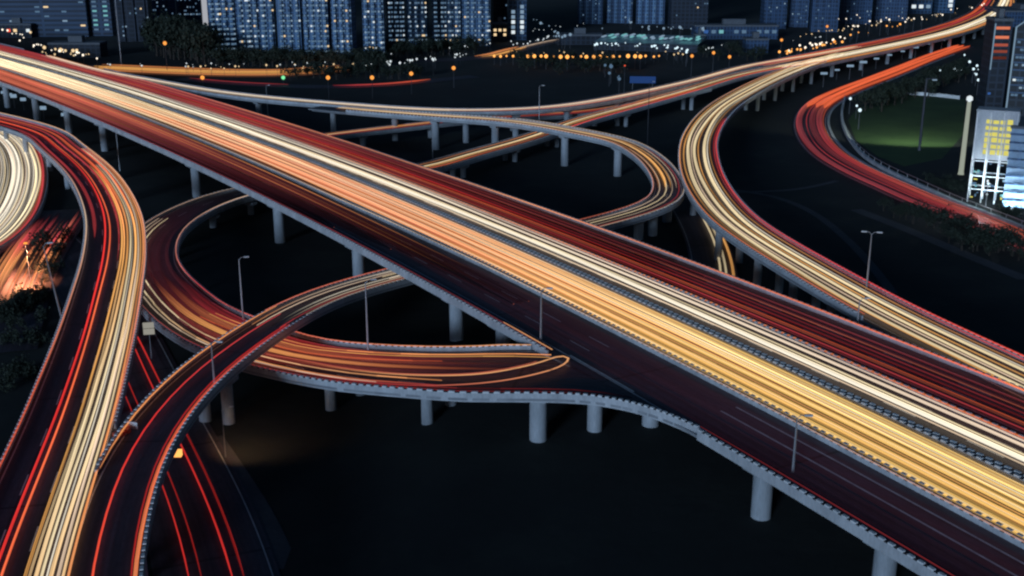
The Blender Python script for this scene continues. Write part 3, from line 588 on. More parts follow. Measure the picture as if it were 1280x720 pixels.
# ================================================================== CITY
def facade(name, wall, glass, bw=3.4, bh=3.1, mort=.45, rough_=.7):
    m, nt, out = newmat(name); Lk = nt.links.new
    tc = N(nt, 'ShaderNodeTexCoord'); sp = N(nt, 'ShaderNodeSeparateXYZ'); Lk(tc.outputs['Object'], sp.inputs[0])
    ad = N(nt, 'ShaderNodeMath', operation='ADD'); Lk(sp.outputs[0], ad.inputs[0]); Lk(sp.outputs[1], ad.inputs[1])
    cb = N(nt, 'ShaderNodeCombineXYZ'); Lk(ad.outputs[0], cb.inputs[0]); Lk(sp.outputs[2], cb.inputs[1])
    br = N(nt, 'ShaderNodeTexBrick', offset=0.0, squash=1.0); br.inputs['Scale'].default_value = 1
    br.inputs['Brick Width'].default_value = bw; br.inputs['Row Height'].default_value = bh; br.inputs['Mortar Size'].default_value = mort; br.inputs['Mortar Smooth'].default_value = .1
    br.inputs['Color1'].default_value = (*glass, 1); br.inputs['Color2'].default_value = (*[g * 1.8 for g in glass], 1); br.inputs['Mortar'].default_value = (*wall, 1)
    Lk(cb.outputs[0], br.inputs['Vector'])
    n = N(nt, 'ShaderNodeTexNoise', Scale=.05, Detail=6.0); Lk(tc.outputs['Object'], n.inputs['Vector'])
    mr = N(nt, 'ShaderNodeMapRange'); mr.inputs[3].default_value = .6; mr.inputs[4].default_value = 1.4; Lk(n.outputs['Fac'], mr.inputs[0])
    mxn = N(nt, 'ShaderNodeMix', data_type='RGBA', blend_type='MULTIPLY'); mxn.inputs[0].default_value = 1; Lk(br.outputs['Color'], mxn.inputs[6]); Lk(mr.outputs[0], mxn.inputs[7])
    p = N(nt, 'ShaderNodeBsdfPrincipled', Roughness=rough_); Lk(mxn.outputs[2], p.inputs['Base Color']); Lk(p.outputs[0], out.inputs[0])
    return m
M['fac_pale'] = facade('facade_pale_blue', (.085, .17, .30), (.02, .042, .08))
M['fac_dark'] = facade('facade_dark', (.028, .040, .065), (.008, .012, .02))
M['fac_blue'] = facade('facade_blue', (.048, .10, .20), (.013, .028, .058), 2.4)
M['fac_band'] = facade('facade_banded', (.05, .085, .15), (.02, .03, .05), 40, 3.4, .9)
M['bay'] = facade('bay_wall', (.15, .27, .44), (.03, .058, .10), 2.0, 3.1, .5)
M['roof'] = plain('roof_grey', (.12, .13, .15), .8)
GL = {'cool': ((.50, .74, 1.0), .42), 'white': ((.85, .95, 1.0), .9), 'warm': ((1.0, .72, .40), 1.0), 'dim': ((.30, .54, .85), .30), 'teal': ((.30, .80, .85), .55), 'orange': ((1.0, .42, .10), 1.6),
      'red': ((1.0, .12, .06), 1.0), 'lampw': ((1.0, .88, .72), 1.6), 'lampc': ((.70, .90, 1.0), 1.3), 'green': ((.25, 1.0, .45), 1.0), 'yellow': ((.95, .85, .18), .75), 'blue': ((.10, .30, .9), .35), 'strip': ((.45, .70, .95), .40), 'lampo': ((1.0, .36, .07), 1.25)}
for k_, (c_, s_) in GL.items(): M['g_' + k_] = glow('glow_' + k_, c_, s_)
win_mesh = {}
def wmesh(m, w_, h_):
    k_ = (m, round(w_, 1), round(h_, 1))
    if k_ not in win_mesh:
        mb = MB(); mb.box(-w_/2, w_/2, -.10, .02, 0, h_); win_mesh[k_] = mb.mesh('window', M['g_' + m])
    return win_mesh[k_]
def building(label, x0, x1, yb, h, m='fac_pale', bays=4, dens=.22, pal=(('cool', 5), ('dim', 8), ('white', 2)), name='apartment_tower', rz=None, depth=18, ww=1.05, wh=1.1, fh=3.1, group=None, cat='building', low_lit=0, vis_top=None, bay_m='bay'):
    A, B = un(x0, yb, 0), un(x1, yb, 0); wd = (B - A).length; c_ = (A + B) / 2
    if rz is None: rz = random.uniform(-.12, .12) - math.atan2(c_.x, c_.y) * .6
    T = empty(name, c_, rz, label=label, cat=cat, group=group)
    mb = MB(); mb.box(-wd/2, wd/2, 0, depth, -.5, h); mb.build('wall', M[m], T)
    mb = MB(); mb.box(-wd/2 - .3, wd/2 + .3, -.3, depth + .3, h + .003, h + 1.2); rf = mb.build('roof', M['roof'], T)
    mb = MB(); mb.box(-wd*.15, wd*.12, depth*.3, depth*.7, h + 1.203, h + 5); mb.build('stair_house', M['roof'], rf)
    xs = []
    if bays:
        pitch = wd / bays; bw = pitch * .46
        mb = MB(); mb.box(-bw/2, bw/2, -1.4, -.003, .3, h - 1.5); bm = mb.mesh('window_bay', M[bay_m])
        for i in range(bays):
            o = link('window_bay', bm, T); x = -wd/2 + pitch * (i + .5); o.location = (x, 0, 0)
            xs += [(x - bw * .25, -1.42), (x + bw * .25, -1.42), (x + pitch * .38, -.02)]
    else:
        n = max(2, int(wd / (ww * 1.7))); xs = [(-wd/2 + wd * (i + .5) / n, -.02) for i in range(n)]
    spots = []
    colw = [random.uniform(.3, 1.7) for _ in xs]
    for fl in range(1, int((h - 2) / fh)):
        for j, (x, y) in enumerate(xs):
            if fl * fh > (vis_top or 1e9): continue
            d_ = dens * colw[j] * (2.6 if fl < low_lit else 1)
            if random.random() < d_: spots.append((x, y, fl * fh + .8))
    random.shuffle(spots); names = [k_ for k_, n_ in pal for _ in range(n_)]
    for i, (x, y, z) in enumerate(spots[:100]):
        o = link('window', wmesh(random.choice(names), ww, wh), T); o.location = (x, y, z)
    if len(spots) > 100:
        mb = MB(); mats = [M['g_' + k_] for k_, _ in pal]
        idx = [i for i, (k_, n_) in enumerate(pal) for _ in range(n_)]
        for x, y, z in spots[100:]: mb.box(x - ww/2, x + ww/2, y - .1, y + .02, z, z + wh, mi=random.choice(idx))
        o = mb.build('lit_windows', mats, T); o['kind'] = 'stuff'
    return T
RES = (('cool', 6), ('dim', 14), ('white', 1), ('warm', 1))
building('wide dark blue slab with rows of dim floors at the upper left', 2, 110, 46, 85, 'fac_band', 0, .16, (('dim', 10), ('cool', 1), ('warm', 1)), 'office_block', .05, 24, 3.5, 1.2, 3.4, vis_top=60)
building('teal lit office tower of even floors right of the wide dark slab', 115, 141, 45, 95, 'fac_band', 0, .85, (('teal', 8), ('dim', 6)), 'office_tower', .06, 20, 3.2, 1.3, 3.4, vis_top=60)
building('dark narrow tower between the teal office tower and the tree hill', 148, 188, 52, 90, 'fac_dark', 3, .10, (('dim', 4), ('cool', 2), ('warm', 1)), vis_top=60, bay_m='fac_dark')
building('dark far tower with a few lit floors behind the tree hill', 190, 220, 28, 95, 'fac_blue', 3, .16, RES, vis_top=70, bay_m='fac_blue')
building('blue block standing behind the tree hill beside the white strip', 222, 251, 24, 90, 'fac_blue', 4, .30, (('dim', 8), ('cool', 2)), vis_top=70, bay_m='fac_blue')
T_ = [(264,296,70,4),(299,345,73,5),(349,378,73,3),(381,412,73,4),(416,441,73,3),(455,481,75,3),(485,506,58,3),(509,534,58,3),(541,576,58,4),(578,613,58,4)]
LB = ['leftmost of the pale blue apartment towers, right beside the white strip', 'broadest pale blue apartment tower with five bays and many small lights', 'pale blue apartment tower just right of the broadest one', 'pale blue apartment tower with four bays above the orange street end',
      'slim pale tower left of the gap above the orange lamps', 'slim pale tower with the brightest foot right of the gap', 'narrow blue tower behind the dark trees, left one of a close pair', 'narrow blue tower behind the dark trees, right one of a close pair',
      'pale tower left of the tower with the bright white foot', 'pale tower with a bright white lit foot above the climbing street']
for i, ((a, b, y, n), lb) in enumerate(zip(T_, LB)):
    building(lb, a, b, y, random.uniform(88, 105), 'fac_pale' if i != 6 else 'fac_blue', n, .8, RES if i < 8 else (('cool', 6), ('dim', 12), ('white', 1), ('warm', 1)), vis_top=52, low_lit=4 if i in (0, 5, 8) else 2)
building('bright white lit block at the foot of the pale towers', 597, 614, 57, 15, 'fac_pale', 0, .95, (('white', 4), ('cool', 3)), 'shop_block', 0, 12, 2.4, 2.2, 3.4)
building('dark tower right of the bright lit foot', 617, 634, 46, 80, 'fac_dark', 2, .08, (('dim', 3),), vis_top=60, bay_m='fac_dark')
building('white lit low block at the top of the climbing street', 636, 658, 50, 28, 'fac_pale', 0, .80, (('white', 4), ('cool', 4)), 'shop_block', 0, 14, 2.6, 2.4, 3.6)
for a, b, y, lb in ((722,753,30,'hazy blue tower left of the three behind the lit depot'),(757,790,29,'hazy blue tower in the middle of the three behind the lit depot'),(795,830,30,'hazy blue tower right of the three behind the lit depot')):
    building(lb, a, b, y, 90, 'fac_blue', 4, .10, (('dim', 6), ('cool', 1)), vis_top=50)
building('very dark block right of the hazy blue towers', 838, 884, 36, 85, 'fac_dark', 0, .05, (('dim', 3), ('warm', 1)), vis_top=60)
for a, b, y, n, lb in ((954,982,36,3,'deep blue tower with a lit vertical edge above the trunk road'),(985,1009,34,3,'deep blue tower just right of the one with the lit vertical edge'),(1014,1046,40,4,'deep blue tower behind the white lights of the trunk road'),(1050,1088,30,4,'hazy deep blue tower left of the white lit hall'),(1092,1132,26,4,'hazy deep blue tower behind the white lit hall')):
    building(lb, a, b, y, 92, 'fac_blue', n, .08, (('dim', 6), ('cool', 1)), vis_top=60, bay_m='fac_blue')
building('long white lit hall beside the far end of the trunk road', 1137, 1164, 17, 12, 'fac_pale', 0, .95, (('white', 3), ('cool', 1)), 'exhibition_hall', 0, 14, 4, 3.2, 4.2)
building('square white lit hall nearest the far end of the trunk road', 1172, 1192, 16, 20, 'fac_pale', 0, .95, (('white', 3), ('cool', 1)), 'exhibition_hall', 0, 14, 4, 3.2, 4.4)
building('far blue block filling the skyline behind the halls', 1134, 1222, -12, 80, 'fac_blue', 6, .08, (('dim', 5),), 'apartment_block', vis_top=80, bay_m='fac_blue')
building('broad blue roofed complex beyond the right tower', 1256, 1330, 34, 12, 'fac_blue', 0, .03, (('dim', 3),), 'office_block', -.1, 60)
building('low blue lit sheds left of the yellow lit kiosk', 868, 972, 49, 9, 'fac_blue', 0, .85, (('blue', 6), ('dim', 4), ('teal', 2)), 'low_shed', 0, 16, 3.2, 2.4, 3.4)
building('little blue lit shed by the trunk road lamps', 932, 960, 66, 8, 'fac_blue', 0, .6, (('blue', 4), ('teal', 2)), 'low_shed', 0, 12, 2.6, 2.2, 3.4)
building('yellow lit kiosk box beside the dark block', 869, 881, 60, 8, 'fac_dark', 0, 1.0, (('warm', 1),), 'kiosk', 0, 8, 3.0, 2.6, 3.2)
building('low row of warm lit shops beside the widest viaduct at upper left', 62, 126, 72, 8, 'fac_dark', 0, .5, (('warm', 3), ('white', 3)), 'shop_row', 0, 14, 2.6, 2.2, 3.3)
building('dim low shops at the left edge behind the widest viaduct', 0, 40, 47, 9, 'fac_dark', 0, .5, (('warm', 2), ('white', 4), ('red', 1)), 'shop_row', 0, 14, 2.6, 2.2, 3.3)
building('dark long warehouse in front of the lit depot', 700, 752, 56, 6, 'fac_dark', 0, .2, (('cool', 3), ('dim', 3)), 'warehouse', 0, 14, 2.2, 1.6, 3)
building('pink lit low block between the bright foot and the white block', 616, 634, 52, 12, 'fac_dark', 0, .35, (('red', 1), ('warm', 2)), 'shop_block', 0, 8, 2.0, 1.8, 3.2)
# white strip: a lit vertical screen tower
A, B = un(253.5, 33, 0), un(261.5, 33, 0)
T = empty('sign_tower', (A + B) / 2, label='tall plain white lit strip tower left of the apartment towers', cat='sign tower')
wd = (B - A).length; mb = MB(); mb.box(-wd/2, wd/2, .2, 4, 0, 70); mb.build('frame', M['dark'], T); mb = MB(); mb.box(-wd/2 + .4, wd/2 - .4, -.1, .15, 1, 69)
M['g_strip_w'] = glow('strip_white', (.80, .82, .90), .48); mb.build('light_panel', M['g_strip_w'], T)
# lit depot with sawtooth roof
A, B = un(742, 62, 0), un(872, 66, 0); c_ = (A + B) / 2
T = empty('depot', c_, math.atan2((B - A).y, (B - A).x), label='long low depot with a pale cyan lit serrated roof', cat='building')
wd = (B - A).length; mb = MB(); mb.box(-wd/2, wd/2, 0, 40, 0, 5); mb.build('wall', M['fac_dark'], T)
M['depot_roof'] = plain('depot_roof_sheet', (.30, .42, .44), .5)
n = 26
for i in range(n):
    x0 = -wd/2 + wd * i / n; x1 = x0 + wd / n * .94; mb = MB()
    mb.face([(x0, -.5, 5.01), (x1, -.5, 5.01), (x1, 40, 7.4), (x0, 40, 7.4)]); mb.face([(x0, -.5, 5.01), (x0, 40, 7.4), (x0, 40, 5.01)]); mb.face([(x1, -.5, 5.01), (x1, 40, 5.01), (x1, 40, 7.4)]); mb.face([(x0, 40, 7.4), (x1, 40, 7.4), (x1, 40, 5.01), (x0, 40, 5.01)])
    rb = mb.build('roof', M['depot_roof'], T)
    if random.random() < .85:
        mb = MB(); q = random.uniform(0, 25); mb.box(x0 + .4, x1 - .6, q, q + random.uniform(6, 14), 7.45, 8.1); mb.build('skylight', M['g_teal' if random.random() < .7 else 'g_cool'], rb)
# right hand buildings
def uvec(a): return Vector((math.cos(a), math.sin(a), 0))
A = un(1256, 152, 0); ang = -.47
T = empty('office_tower', A, ang, label='dark office tower with sloping roof edge and paired lit windows at the right edge', cat='building')
mb = MB(); Wd, Dp = 46, 30
prof = [(0, 0), (Wd, 0), (Wd, 47), (9.5, 47), (0, 39)]
mb.face([(x, 0, z) for x, z in prof]); mb.face([(x, Dp, z) for x, z in prof][::-1])
for (a, za), (b, zb) in zip(prof, prof[1:] + prof[:1]): mb.face([(a, 0, za), (a, Dp, za), (b, Dp, zb), (b, 0, zb)])
mb.build('wall', M['fac_dark'], T)
mb = MB(); mb.tube([(-.1, -.15, 0, .35), (-.1, -.15, 39, .35), (9.5, -.15, 47.1, .35), (Wd, -.15, 47.1, .35)], 6); mb.build('edge_light', M['g_strip'], T)
mb = MB(); mb.tube([(9, -.2, 0, .22), (9, -.2, 45, .22)], 6); mb.build('edge_light', M['g_blue'], T)
for fl in range(4, 12):
    mb = MB(); mb.box(.5, Wd - .5, -.5, -.003, fl * 3.1 - .25, fl * 3.1 + .2)
    mb.build('floor_ledge', M['fac_blue'], T)
    for x in (1.6, 3.0, 4.4, 6.0, 7.4, 10.5):
        if random.random() < .6: o = link('window', wmesh(random.choice(['cool', 'dim', 'white', 'dim']), 1.2, .9), T); o.location = (x, -.05, fl * 3.1 - 1.5)
building('lower wing with red lit upper floors left of the dark office tower', 1230.5, 1252, 138, 39, 'fac_dark', 0, .10, (('dim', 5), ('blue', 2)), 'office_block', -.12, 14, 1.2, 1.0, 3.1)
wing = bpy.data.objects[max((o.name for o in bpy.data.objects if o.name.startswith('office_block')), key=lambda n_: bpy.data.objects[n_].location.y * -1)]
for i, z in enumerate((35.5, 31.5, 28.2, 25.4, 22.6)):
    mb = MB(); mb.box(-2.9, 2.9, -.14, -.01, z, z + 1.2); mb.build('lit_floor', glow('red_floor_light', (1.0, .22 + .05 * (i < 2), .14), (.7, .75, .38, .25, .10)[i]), wing)
mb = MB(); mb.tube([(-3.4, -.3, 18, .25), (-3.4, -.3, 38, .25)], 6); mb.build('edge_light', M['g_strip'], wing)
# lit frame tower with yellow panel
A = un(1209, 252, 0); ang = -.46; wd = 11.0; B = A + Vector((math.cos(ang), math.sin(ang), 0)) * wd
T = empty('frame_tower', (A + B) / 2, ang, label='open frame tower of white columns carrying a yellow lit panel beside the curving road', cat='frame tower')
mb = MB(); hF = 27
for x in (-wd/2, -wd/6, wd/6, wd/2):
    for y in (0, 6):
        mb2 = MB(); mb2.tube([(x, y, 0, .22), (x, y, hF, .22)], 8); mb2.build('column', M['block'], T)
for z in (4, 8, 12.5):
    mb2 = MB(); mb2.box(-wd/2, wd/2, -.15, .15, z - .15, z + .15); mb2.box(-wd/2, wd/2, 5.85, 6.15, z - .15, z + .15); mb2.box(-wd/2, -wd/2 + .3, .15, 5.85, z - .14, z + .14); mb2.box(wd/2 - .3, wd/2, .15, 5.85, z - .14, z + .14); mb2.build('beam', M['block'], T)
mb2 = MB(); mb2.box(-wd/2 - .3, wd/2 + .3, -.4, 6.4, hF, hF + .6); mb2.build('roof', M['concrete'], T)
mb2 = MB(); mb2.box(-wd/2, wd/2, -.05, .25, 13, hF - .01); pn = mb2.build('panel', M['concrete'], T)
cx = wd * .12
for i in range(4):
    for j in range(6):
        mb2 = MB(); x = cx - 4.2 + i * 1.9; z = 14.6 + j * 1.8; mb2.box(x, x + random.uniform(1.2, 1.75), -.14, -.055, z, z + random.uniform(.9, 1.5)); mb2.build('lit_pane', M['g_yellow'], pn)
for k_ in range(26):
    mb2 = MB(); x = random.uniform(-wd/2 + .3, wd/2 - 1.4); z = random.uniform(.6, 11.5); y = random.uniform(1.5, 5.2); mb2.box(x, x + random.uniform(.4, 1.2), y, y + .25, z, z + random.uniform(.3, .9)); mb2.build('lit_pane', M[random.choice(['g_cool', 'g_cool', 'g_dim', 'g_teal', 'g_yellow', 'g_white'])], T)
ld = bpy.data.lights.new('frame_tower_lamp', 'POINT'); ld.energy = 9000; ld.color = (.8, .95, 1); ld.shadow_soft_size = .5
lo = bpy.data.objects.new('frame_tower_lamp', ld); col.objects.link(lo); lo.parent = T; lo.location = (0, -5, 7)
mb2 = MB(); mb2.tube([(0, -5, 6.6, .1), (0, -5, 7.0, .5), (0, -5, 7.3, .1)], 8); mb2.build('lamp', M['g_lampc'], T)
mb2 = MB(); mb2.tube([(0, -5, 0, .12), (0, -5, 6.6, .1)], 8); mb2.build('lamp_pole', M['steel'], T)
# pale obelisk column
P = un(1201, 218, 0); T = empty('light_column', P, label='tall pale glowing column with a ball on top beside the lit field', cat='light column')
mb = MB(); mb.tube([(0, 0, 0, 1.0), (0, 0, 1, .8), (0, 0, 24, .62)], 10); mb.build('shaft', glow('column_glow', (.72, .80, .66), .42), T)
mb = MB(); mb.tube([(0, 0, 24, .3), (0, 0, 24.6, 1.0), (0, 0, 25.6, .9), (0, 0, 26, .2)], 10); mb.build('ball', M['g_white'], T)
# blue lit facade at the right edge
A, B = un(1252, 258, 0), un(1300, 275, 0)
T = empty('exhibition_hall', A, -.42, label='blue washed facade with horizontal fins at the right edge beside the frame tower', cat='building')
mb = MB(); mb.box(0, 34, 0, 20, 0, 23); mb.build('wall', plain('hall_wall', (.30, .42, .55), .6), T)
for i in range(9):
    mb = MB(); mb.box(-.15, 34.15, -.7, -.003, 2 + i * 2.4, 2.5 + i * 2.4); mb.build('fin', M['fac_blue'], T)
mb = MB(); mb.box(-.3, 34.3, -.3, 20.3, 23.003, 23.7); mb.build('roof', M['roof'], T)
for x in (3, 9):
    mb = MB(); mb.box(x - .5, x + .5, -4.6, -4, .2, .6); hlm = mb.build('wash_lamp', M['g_lampc'], T)
    ld = bpy.data.lights.new('wash_lamp_light', 'SPOT'); ld.energy = 6000; ld.color = (.55, .82, 1.0); ld.spot_size = R(110); ld.shadow_soft_size = .4
    lo = bpy.data.objects.new('wash_lamp_light', ld); col.objects.link(lo); lo.parent = T; lo.location = (x, -4.2, .9); lo.rotation_euler = (R(125), 0, 0)
# lawn + fence + mast
sheet('lawn', [un(*p) for p in ((1060,150),(1072,135),(1128,117),(1207,124),(1204,168),(1178,198),(1130,208),(1098,196),(1070,176))], .03, 'lawn')
FR = Road([(1056,124,.1),(1052,146,.1),(1060,172,.1),(1084,200,.1),(1117,219,.1),(1150,234,.1),(1195,255,.1),(1240,272,.1),(1300,296,.1)])
T = empty('fence', FR.at(0)[0], label='pale low wall with rail following the curve between the red road and the field', cat='fence')
T.location = (0, 0, 0)
sweep(FR, [(-.5, -.3), (.5, -.3), (.5, 1.1), (-.5, 1.1)][::-1], 0, FR.len, 3).build('wall', M['concrete'], T)
s = 2
while s < FR.len:
    p, n_ = FR.at(s); mb = MB(); mb.tube([(p.x, p.y, 1.0, .09), (p.x, p.y, 2.4, .09)], 6); mb.build('post', M['steel'], T); s += 7
sweep(FR, [(-.06, 2.3), (.06, 2.3), (.06, 2.45), (-.06, 2.45)][::-1], 0, FR.len, 4).build('rail', M['steel'], T)
F2 = Road([(1128,118,.1),(1165,120,.1),(1206,125,.1)])
T = empty('fence', label='thin pale fence along the far side of the lit lawn', cat='fence')
sweep(F2, [(-.15, 0), (.15, 0), (.15, 1.6), (-.15, 1.6)][::-1], 0, F2.len, 3).build('panel', M['block'], T)
for i in range(9):
    p, n_ = F2.at(F2.len * i / 8); mb = MB(); mb.tube([(p.x, p.y, 0, .2), (p.x, p.y, 2.0, .2)], 6); mb.build('post', M['steel'], T)
P = un(1149, 188, 0); T = empty('floodlight_mast', P, label='tall dark floodlight mast standing at the edge of the lawn', cat='mast')
hM = 26; mb = MB(); mb.tube([(0, 0, 0, .7), (0, 0, 2, .5), (0, 0, hM, .35)], 10); mb.build('pole', M['dark'], T)
mb = MB(); mb.box(-.3, 3.6, -.25, .25, hM - .1, hM + .3); mb.build('arm', M['dark'], T)
mb = MB(); mb.box(2.2, 3.6, -.5, .5, hM - .5, hM - .12); mb.build('lamp_head', M['g_cool'], T)
ld = bpy.data.lights.new('floodlight', 'SPOT'); ld.energy = 52000; ld.color = (.9, 1.0, .8); ld.spot_size = R(118); ld.spot_blend = .5; ld.shadow_soft_size = .5
lo = bpy.data.objects.new('floodlight', ld); col.objects.link(lo); lo.parent = T; lo.location = (2.6, 0, hM - .8); lo.rotation_euler = (P + Vector((2.6, 0, hM)) - un(1112, 152, 0)).to_track_quat('Z', 'Y').to_euler()
# ---------------------------------------------------------------- lamps
def lamp_master(name, label, group, h, arm, head_m, head_r, pole_m='dark', double=False, strip=0):
    T = empty(name, (0, 0, 0), label=label, cat='street lamp', group=group)
    mb = MB(); mb.tube([(0, 0, -.3, .20), (0, 0, .5, .19), (0, 0, h * .6, .14), (0, 0, h, .09)], 8); mb.build('pole', M[pole_m], T)
    if arm:
        for sg in ((1, -1) if double else (1,)):
            mb = MB(); mb.tube([(0, 0, h - .15, .07), (sg * arm * .5, 0, h + .35, .06), (sg * arm, 0, h + .4, .06)], 6); mb.build('arm', M[pole_m], T)
            mb = MB(); mb.box(min(sg * arm, sg * (arm + 1.0)), max(sg * arm, sg * (arm + 1.0)), -.2, .2, h + .3, h + .5); mb.build('lamp_head', M.get('g_' + head_m) or M[head_m], T)
    elif strip:
        mb = MB(); mb.box(-strip, strip, -.3, .3, h, h + head_r); mb.build('lamp_head', M['g_' + head_m], T)
    else:
        mb = MB(); r_ = head_r; mb.tube([(0, 0, h - r_, .15 * r_), (0, 0, h - .6 * r_, .8 * r_), (0, 0, h, r_), (0, 0, h + .6 * r_, .8 * r_), (0, 0, h + r_, .15 * r_)], 8); mb.build('lamp_head', M.get('g_' + head_m) or M[head_m], T, True)
    return T
def place(T, x, ytop, h, used, rz=0, sc=1, base=None, zb=0):
    o = T if not used else copy_tree(T)
    p = base if base is not None else un(x, ytop, h * sc + zb)
    o.location = (p.x, p.y, zb); o.rotation_euler = (0, 0, rz); o.scale = (sc, sc, sc); return o
# near grey columns standing on the parapets (photo point of the foot, level, height)
NEAR = [(304, 398, 5.2, 'unlit grey lamp post rising from the inner edge of the left loop ramp', 12, 0),
        (460, 435, 8, 'unlit thin lamp post in front of the cream streaked loop ramp', 12, 0),
        (676, 427, 12, 'unlit lamp post on the pointed gore beside the widest viaduct', 9, 0),
        (991, 590, 12, 'unlit lamp post on the near parapet at the lower right', 7.5, 0),
        (1083, 362, 11.9, 'unlit lamp post with a broad head on the outer parapet of the right ramp', 11, .4),
        (1072, 403, 12.1, 'short unlit lamp post where the right ramp joins the widest viaduct', 4, 0),
        (268, 478, 9.6, 'short unlit lamp post on the right parapet of the lower left ramp', 6.5, 0),
        (77, 398, 9.2, 'unlit leaning lamp post beside the left parapet of the left curving viaduct', 14, 0),
        (150, 214, 0, 'unlit lamp post standing on the ground under the widest viaduct', 13, 0),
        (335, 145, 0, 'thin unlit lamp post beyond the slender white streaked viaduct', 13, 0),
        (674, 152, 9, 'thin unlit lamp post beyond the cross of the middle viaducts', 13, 0),
        (541, 200, 0, 'lamp post with small lights between the low viaducts', 14, 0),
        (809, 185, 0, 'dark tall lamp post in front of the trunk road split', 24, 0),
        (152, 82, 0, 'very tall thin pole at upper left before the dark tower', 50, 0)]
for i, (x, y, z, lb, h, arm) in enumerate(NEAR):
    T = lamp_master('street_lamp', lb, None, h, .9 if h < 20 else 1.2, 'block', .3, 'steel' if i not in (12,) else 'dark', double=(i in (4, 11)))
    p = un(x, y, z); T.location = p; T.rotation_euler = (0, 0, random.uniform(-.5, .5))
    if i == 7: T.rotation_euler = (0, R(-7), 0)
for lb, gl in (('orange globe lamp on a pole beyond the middle viaducts', 'lampo'),):
    T = lamp_master('street_lamp', lb, 'orange globe lamps beyond the middle viaducts', 10, 0, gl, 1.0); u = False
    for x, y in ((410, 97), (465, 97), (514, 92), (567, 85), (253, 97)): place(T, x, y, 10, u); u = True
T = lamp_master('street_lamp', 'orange globe lamp beside the trunk road lights', 'orange globe lamps beside the trunk road', 12, 0, 'lampo', .9); u = False
for x, y in ((865, 70), (892, 66), (977, 50), (1034, 33), (912, 71), (1043, 52)): place(T, x, y, 12, u); u = True
T = lamp_master('street_lamp', 'small red and orange lamp in the long row before the lit depot', 'row of red and orange lamps before the depot', 6, 0, 'orange', .9); u = False
for i in range(26):
    x = 618 + i * 8.3 + random.uniform(-2, 2); place(T, x, 70.5 + random.uniform(-.6, .6), 6, u, 0, random.uniform(.6, 1.3)); u = True
def spots_in(boxes):
    for x0, x1, y0, y1, n in boxes:
        for i in range(n):
            x = random.uniform(x0, x1); yield x, y0 + (y1 - y0) * ((x - x0) / (x1 - x0)) + random.uniform(-2.5, 2.5)
def scatter(name_label, group, boxes, gl, hr, h=7, sc=(.4, 1.35)):
    T = lamp_master('street_lamp', name_label, group, h, 0, gl, hr * .78); u = False
    for x, y in spots_in(boxes): place(T, x, y, h, u, 0, random.uniform(*sc)); u = True
def mass(name, boxes, gl, hr, h=6):
    """far-off pin-pricks of light nobody could count: one object"""
    mb = MB()
    for x, y in spots_in(boxes):
        k = random.uniform(.5, 1.3); p = un(x, y, h * k); r_ = hr * k; z = h * k
        mb.tube([(p.x, p.y, 0, .08), (p.x, p.y, z - r_, .07)], 5, mi=1)
        mb.tube([(p.x, p.y, z - r_, .2 * r_), (p.x, p.y, z, r_), (p.x, p.y, z + r_ * .8, .2 * r_)], 6)
    o = mb.build(name, [M['g_' + gl], M['dark']]); tag(o, kind='stuff')
scatter('white street lamp among the small lights left of the tree hill', 'white lamps at the upper left', [(20, 126, 52, 72, 16), (0, 30, 34, 46, 12), (36, 60, 12, 34, 3), (160, 240, 42, 46, 5)], 'lampw', .7)
scatter('warm street lamp among the small lights left of the tree hill', 'warm lamps at the upper left', [(40, 126, 56, 66, 10), (0, 40, 20, 42, 4)], 'warm', 1.2)
mass('far_street_lights', [(482, 585, 79, 68, 24), (640, 690, 58, 46, 14)], 'white', .6, 7)
mass('far_white_lights', [(130, 260, 80, 82, 8), (262, 480, 79, 80, 14), (480, 640, 66, 52, 12), (880, 1040, 60, 44, 16), (640, 740, 40, 30, 14)], 'white', .42, 6)
mass('far_amber_lights', [(0, 130, 64, 70, 18), (230, 470, 84, 82, 26), (640, 860, 66, 66, 16), (1000, 1230, 44, 12, 26)], 'warm', .5, 5)
scatter('white lamp among the lights above the lit depot', 'white lamps above the depot', [(660, 700, 18, 42, 8), (690, 760, 46, 36, 12), (800, 880, 34, 36, 16), (775, 790, 16, 28, 8)], 'cool', 1.0)
scatter('cold white lamp in the bright cluster along the depot', 'cold lamps along the depot', [(728, 860, 53, 60, 30), (845, 862, 60, 66, 5)], 'lampc', .7)
scatter('faint blue lamp in the dark ground before the warehouse', 'faint lamps on the dark ground', [(745, 770, 76, 84, 4), (755, 775, 92, 97, 4)], 'dim', 1.0)
scatter('white lamp beside the far carriageway of the trunk road', 'white lamps beside the trunk road', [(985, 1060, 62, 46, 16), (1060, 1130, 34, 20, 16), (1130, 1240, 26, 4, 18), (1010, 1080, 26, 20, 8)], 'lampw', .7, 9)
scatter('pink or orange lamp in the queue of lights along the trunk road', 'warm lamps beside the trunk road', [(960, 1060, 69, 50, 20), (1060, 1130, 44, 30, 8)], 'orange', .8, 5)
scatter('cold lamp among the trees behind the lit lawn', 'cold lamps behind the lawn', [(1170, 1228, 88, 84, 10), (1205, 1228, 66, 108, 8), (1060, 1076, 120, 140, 3)], 'lampc', .7, 6)
T = lamp_master('street_lamp', 'white strip lamp in the row under the near edge of the trunk road', 'white lamps under the trunk road', 5, 0, 'cool', .8, strip=1.3); u = False
for i in range(10): place(T, 1030 + i * 16.4, 93 - i * 4.7, 5, u, 0, random.uniform(.9, 1.5)); u = True
T = lamp_master('street_lamp', 'cold lamp shining under the near edge of the widest viaduct at left', 'cold lamps under the widest viaduct', 4, 0, 'cool', 1.3, strip=1.1); u = False
for x, y in ((12, 120), (17, 122), (29, 126), (54, 137), (80, 145), (4, 117)): place(T, x, y, 4, u, 0, random.uniform(.8, 1.3)); u = True
